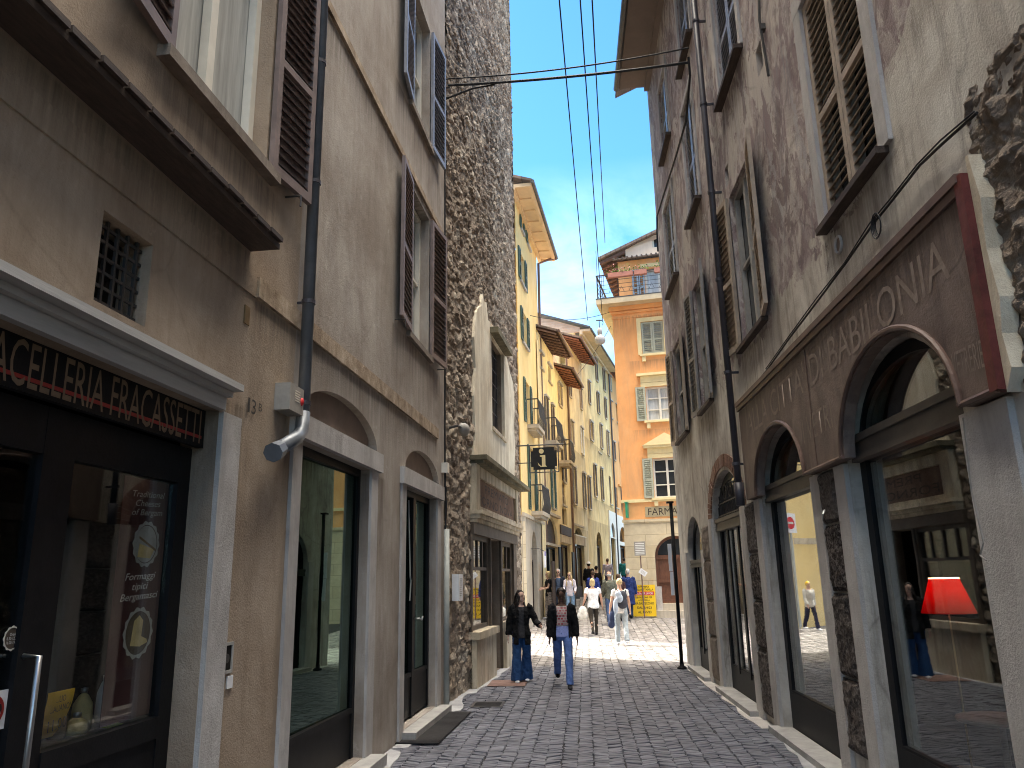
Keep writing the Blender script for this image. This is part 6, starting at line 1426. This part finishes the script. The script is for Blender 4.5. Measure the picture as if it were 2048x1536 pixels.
person('man in olive grey jacket with grey hair ahead of the white T-shirt woman', P(3.22, 27.6), R(180), 1.76, top=('olive grey jacket', (.12, .125, .10)), jacket=('olive grey jacket', (.12, .125, .10)), trousers=('blue denim', (.06, .09, .17)), shoes='dark', face=False, hair='bald', hairm='hair grey', skin='skin tan')
person('woman with dark brown hair in brown jacket beside the olive jacket man', P(3.62, 28.3), R(180), 1.62, top=('dark brown jacket', (.06, .03, .03)), jacket=('dark brown jacket', (.06, .03, .03)), trousers=('black trousers', (.015, .015, .018)), shoes='dark', face=False, hair='bob', hairm='hair brown')
person('grey haired man in long dark blue coat striding by the yellow notice', P(4.08, 29.0), R(186), 1.78, legs=((24, 8), (-24, 14)), top=('dark blue coat', (.022, .035, .12)), jacket=('dark blue coat', (.022, .035, .12)), coat=.3, trousers=('dark blue denim', (.03, .05, .09)), shoes='dark', face=False, hair='short', hairm='hair grey', lean=6)
person('person in bright blue jacket glimpsed between the walkers', P(2.95, 30.6), R(180), 1.62, top=('bright blue jacket', (.04, .06, .24)), jacket=('bright blue jacket', (.04, .06, .24)), trousers=('black trousers', (.015, .015, .018)), shoes='dark', face=False, hair='short', hairm='hair brown')

person('child in yellow beanie and pale jacket round the corner, mirrored in the shop glass', P(-.45, 25.55), R(-20), 1.45, top=('pale jacket', (.55, .53, .48)), jacket=('pale jacket', (.55, .53, .48)), trousers=('navy trousers', (.03, .03, .06)), hair='short', hairm='signyellow', face=True, vox=.013)
# ================================================================ CAMERA, LIGHT, SKY
PITCH, ROLL, F = R(14.1), R(1.15), 1550.0
f = Vector((0, cos(PITCH), sin(PITCH))); r = Vector((1, 0, 0)); u = Vector((0, -sin(PITCH), cos(PITCH)))
r2 = cos(ROLL) * r - sin(ROLL) * u; u2 = sin(ROLL) * r + cos(ROLL) * u
cd = bpy.data.cameras.new('camera'); cam = bpy.data.objects.new('camera', cd); col.objects.link(cam)
cd.sensor_width = 36; cd.lens = F / 2048 * 36; cd.clip_end = 2000; cd.clip_start = .05
mw = Matrix((r2, u2, -f)).transposed().to_4x4(); mw.translation = (0, 0, 1.85); cam.matrix_world = mw
sc.camera = cam
EL = R(48); sd = Vector((.82 * cos(EL), -.572 * cos(EL), -sin(EL))).normalized()
sl_ = bpy.data.lights.new('sun', 'SUN'); sl_.energy = 5.0; sl_.angle = R(.5); sl_.color = (1, .93, .82)
so = bpy.data.objects.new('sun', sl_); col.objects.link(so); so.rotation_euler = sd.to_track_quat('-Z', 'Y').to_euler(); so.location = (-20, 40, 40)
w = bpy.data.worlds.new('World'); sc.world = w; w.use_nodes = True
nt = w.node_tree; nt.nodes.clear(); T = NT(nt)
sky = T.n('ShaderNodeTexSky', sky_type='NISHITA'); sky.sun_disc = False; sky.sun_elevation = EL
sky.sun_rotation = math.atan2(-sd.x, -sd.y); sky.air_density = 1.0; sky.dust_density = .3; sky.ozone_density = 3.0; sky.altitude = 300
tc = T.n('ShaderNodeTexCoord'); sep = T.n('ShaderNodeSeparateXYZ'); T.l(tc.outputs['Generated'], sep.inputs[0])
mp = T.n('ShaderNodeMapping'); mp.inputs['Scale'].default_value = (1.2, 1.0, 2.6); T.l(tc.outputs['Generated'], mp.inputs[0])
cn = noi(T, mp.outputs[0], 3.4, 9, .62, .5)
wisp = ramp(T, cn, [(.38, 0.0), (.64, .85)])
lowm = ramp(T, sep.outputs[2], [(.24, 1.0), (.50, 0.0)])
m1 = T.n('ShaderNodeMath', operation='MULTIPLY'); T.l(wisp, m1.inputs[0]); T.l(lowm, m1.inputs[1])
cl = noi(T, tc.outputs['Generated'], 2.2, 7, .6, .4)
clr = ramp(T, cl, [(.30, .35), (.60, 1.0)])
him = ramp(T, sep.outputs[2], [(.80, 0.0), (.92, 1.0)])
m2 = T.n('ShaderNodeMath', operation='MULTIPLY'); T.l(clr, m2.inputs[0]); T.l(him, m2.inputs[1])
c = mix(T, m1.outputs[0], mix(T, 1.0, sky.outputs[0], (.46, .86, 1.05), 'MULTIPLY'), (5.4, 6.6, 7.6))
c = mix(T, m2.outputs[0], c, CLOUD) if False else mix(T, m2.outputs[0], c, (66, 60, 51))  # bright overhead cloud added out of view as fill light for the alley
bg = T.n('ShaderNodeBackground'); T.l(c, bg.inputs[0]); bg.inputs[1].default_value = .10
wo = T.n('ShaderNodeOutputWorld'); T.l(bg.outputs[0], wo.inputs[0])
sc.view_settings.view_transform = 'Standard'; sc.view_settings.look = 'None'; sc.view_settings.gamma = 1; sc.view_settings.use_curve_mapping = False
sc.view_settings.exposure = 1.9
sc.render.engine = 'CYCLES'
cy = sc.cycles; cy.use_denoising = True; cy.max_bounces = 10; cy.diffuse_bounces = 6; cy.glossy_bounces = 5; cy.transparent_max_bounces = 10; cy.caustics_reflective = False; cy.caustics_refractive = False; cy.sample_clamp_indirect = 8
sc.cycles.use_adaptive_sampling = True; sc.cycles.filter_width = 1.05
for o_ in sc.objects:
    if o_.name.startswith('hanging_lamp'): o_.scale = (.78, .78, .9)
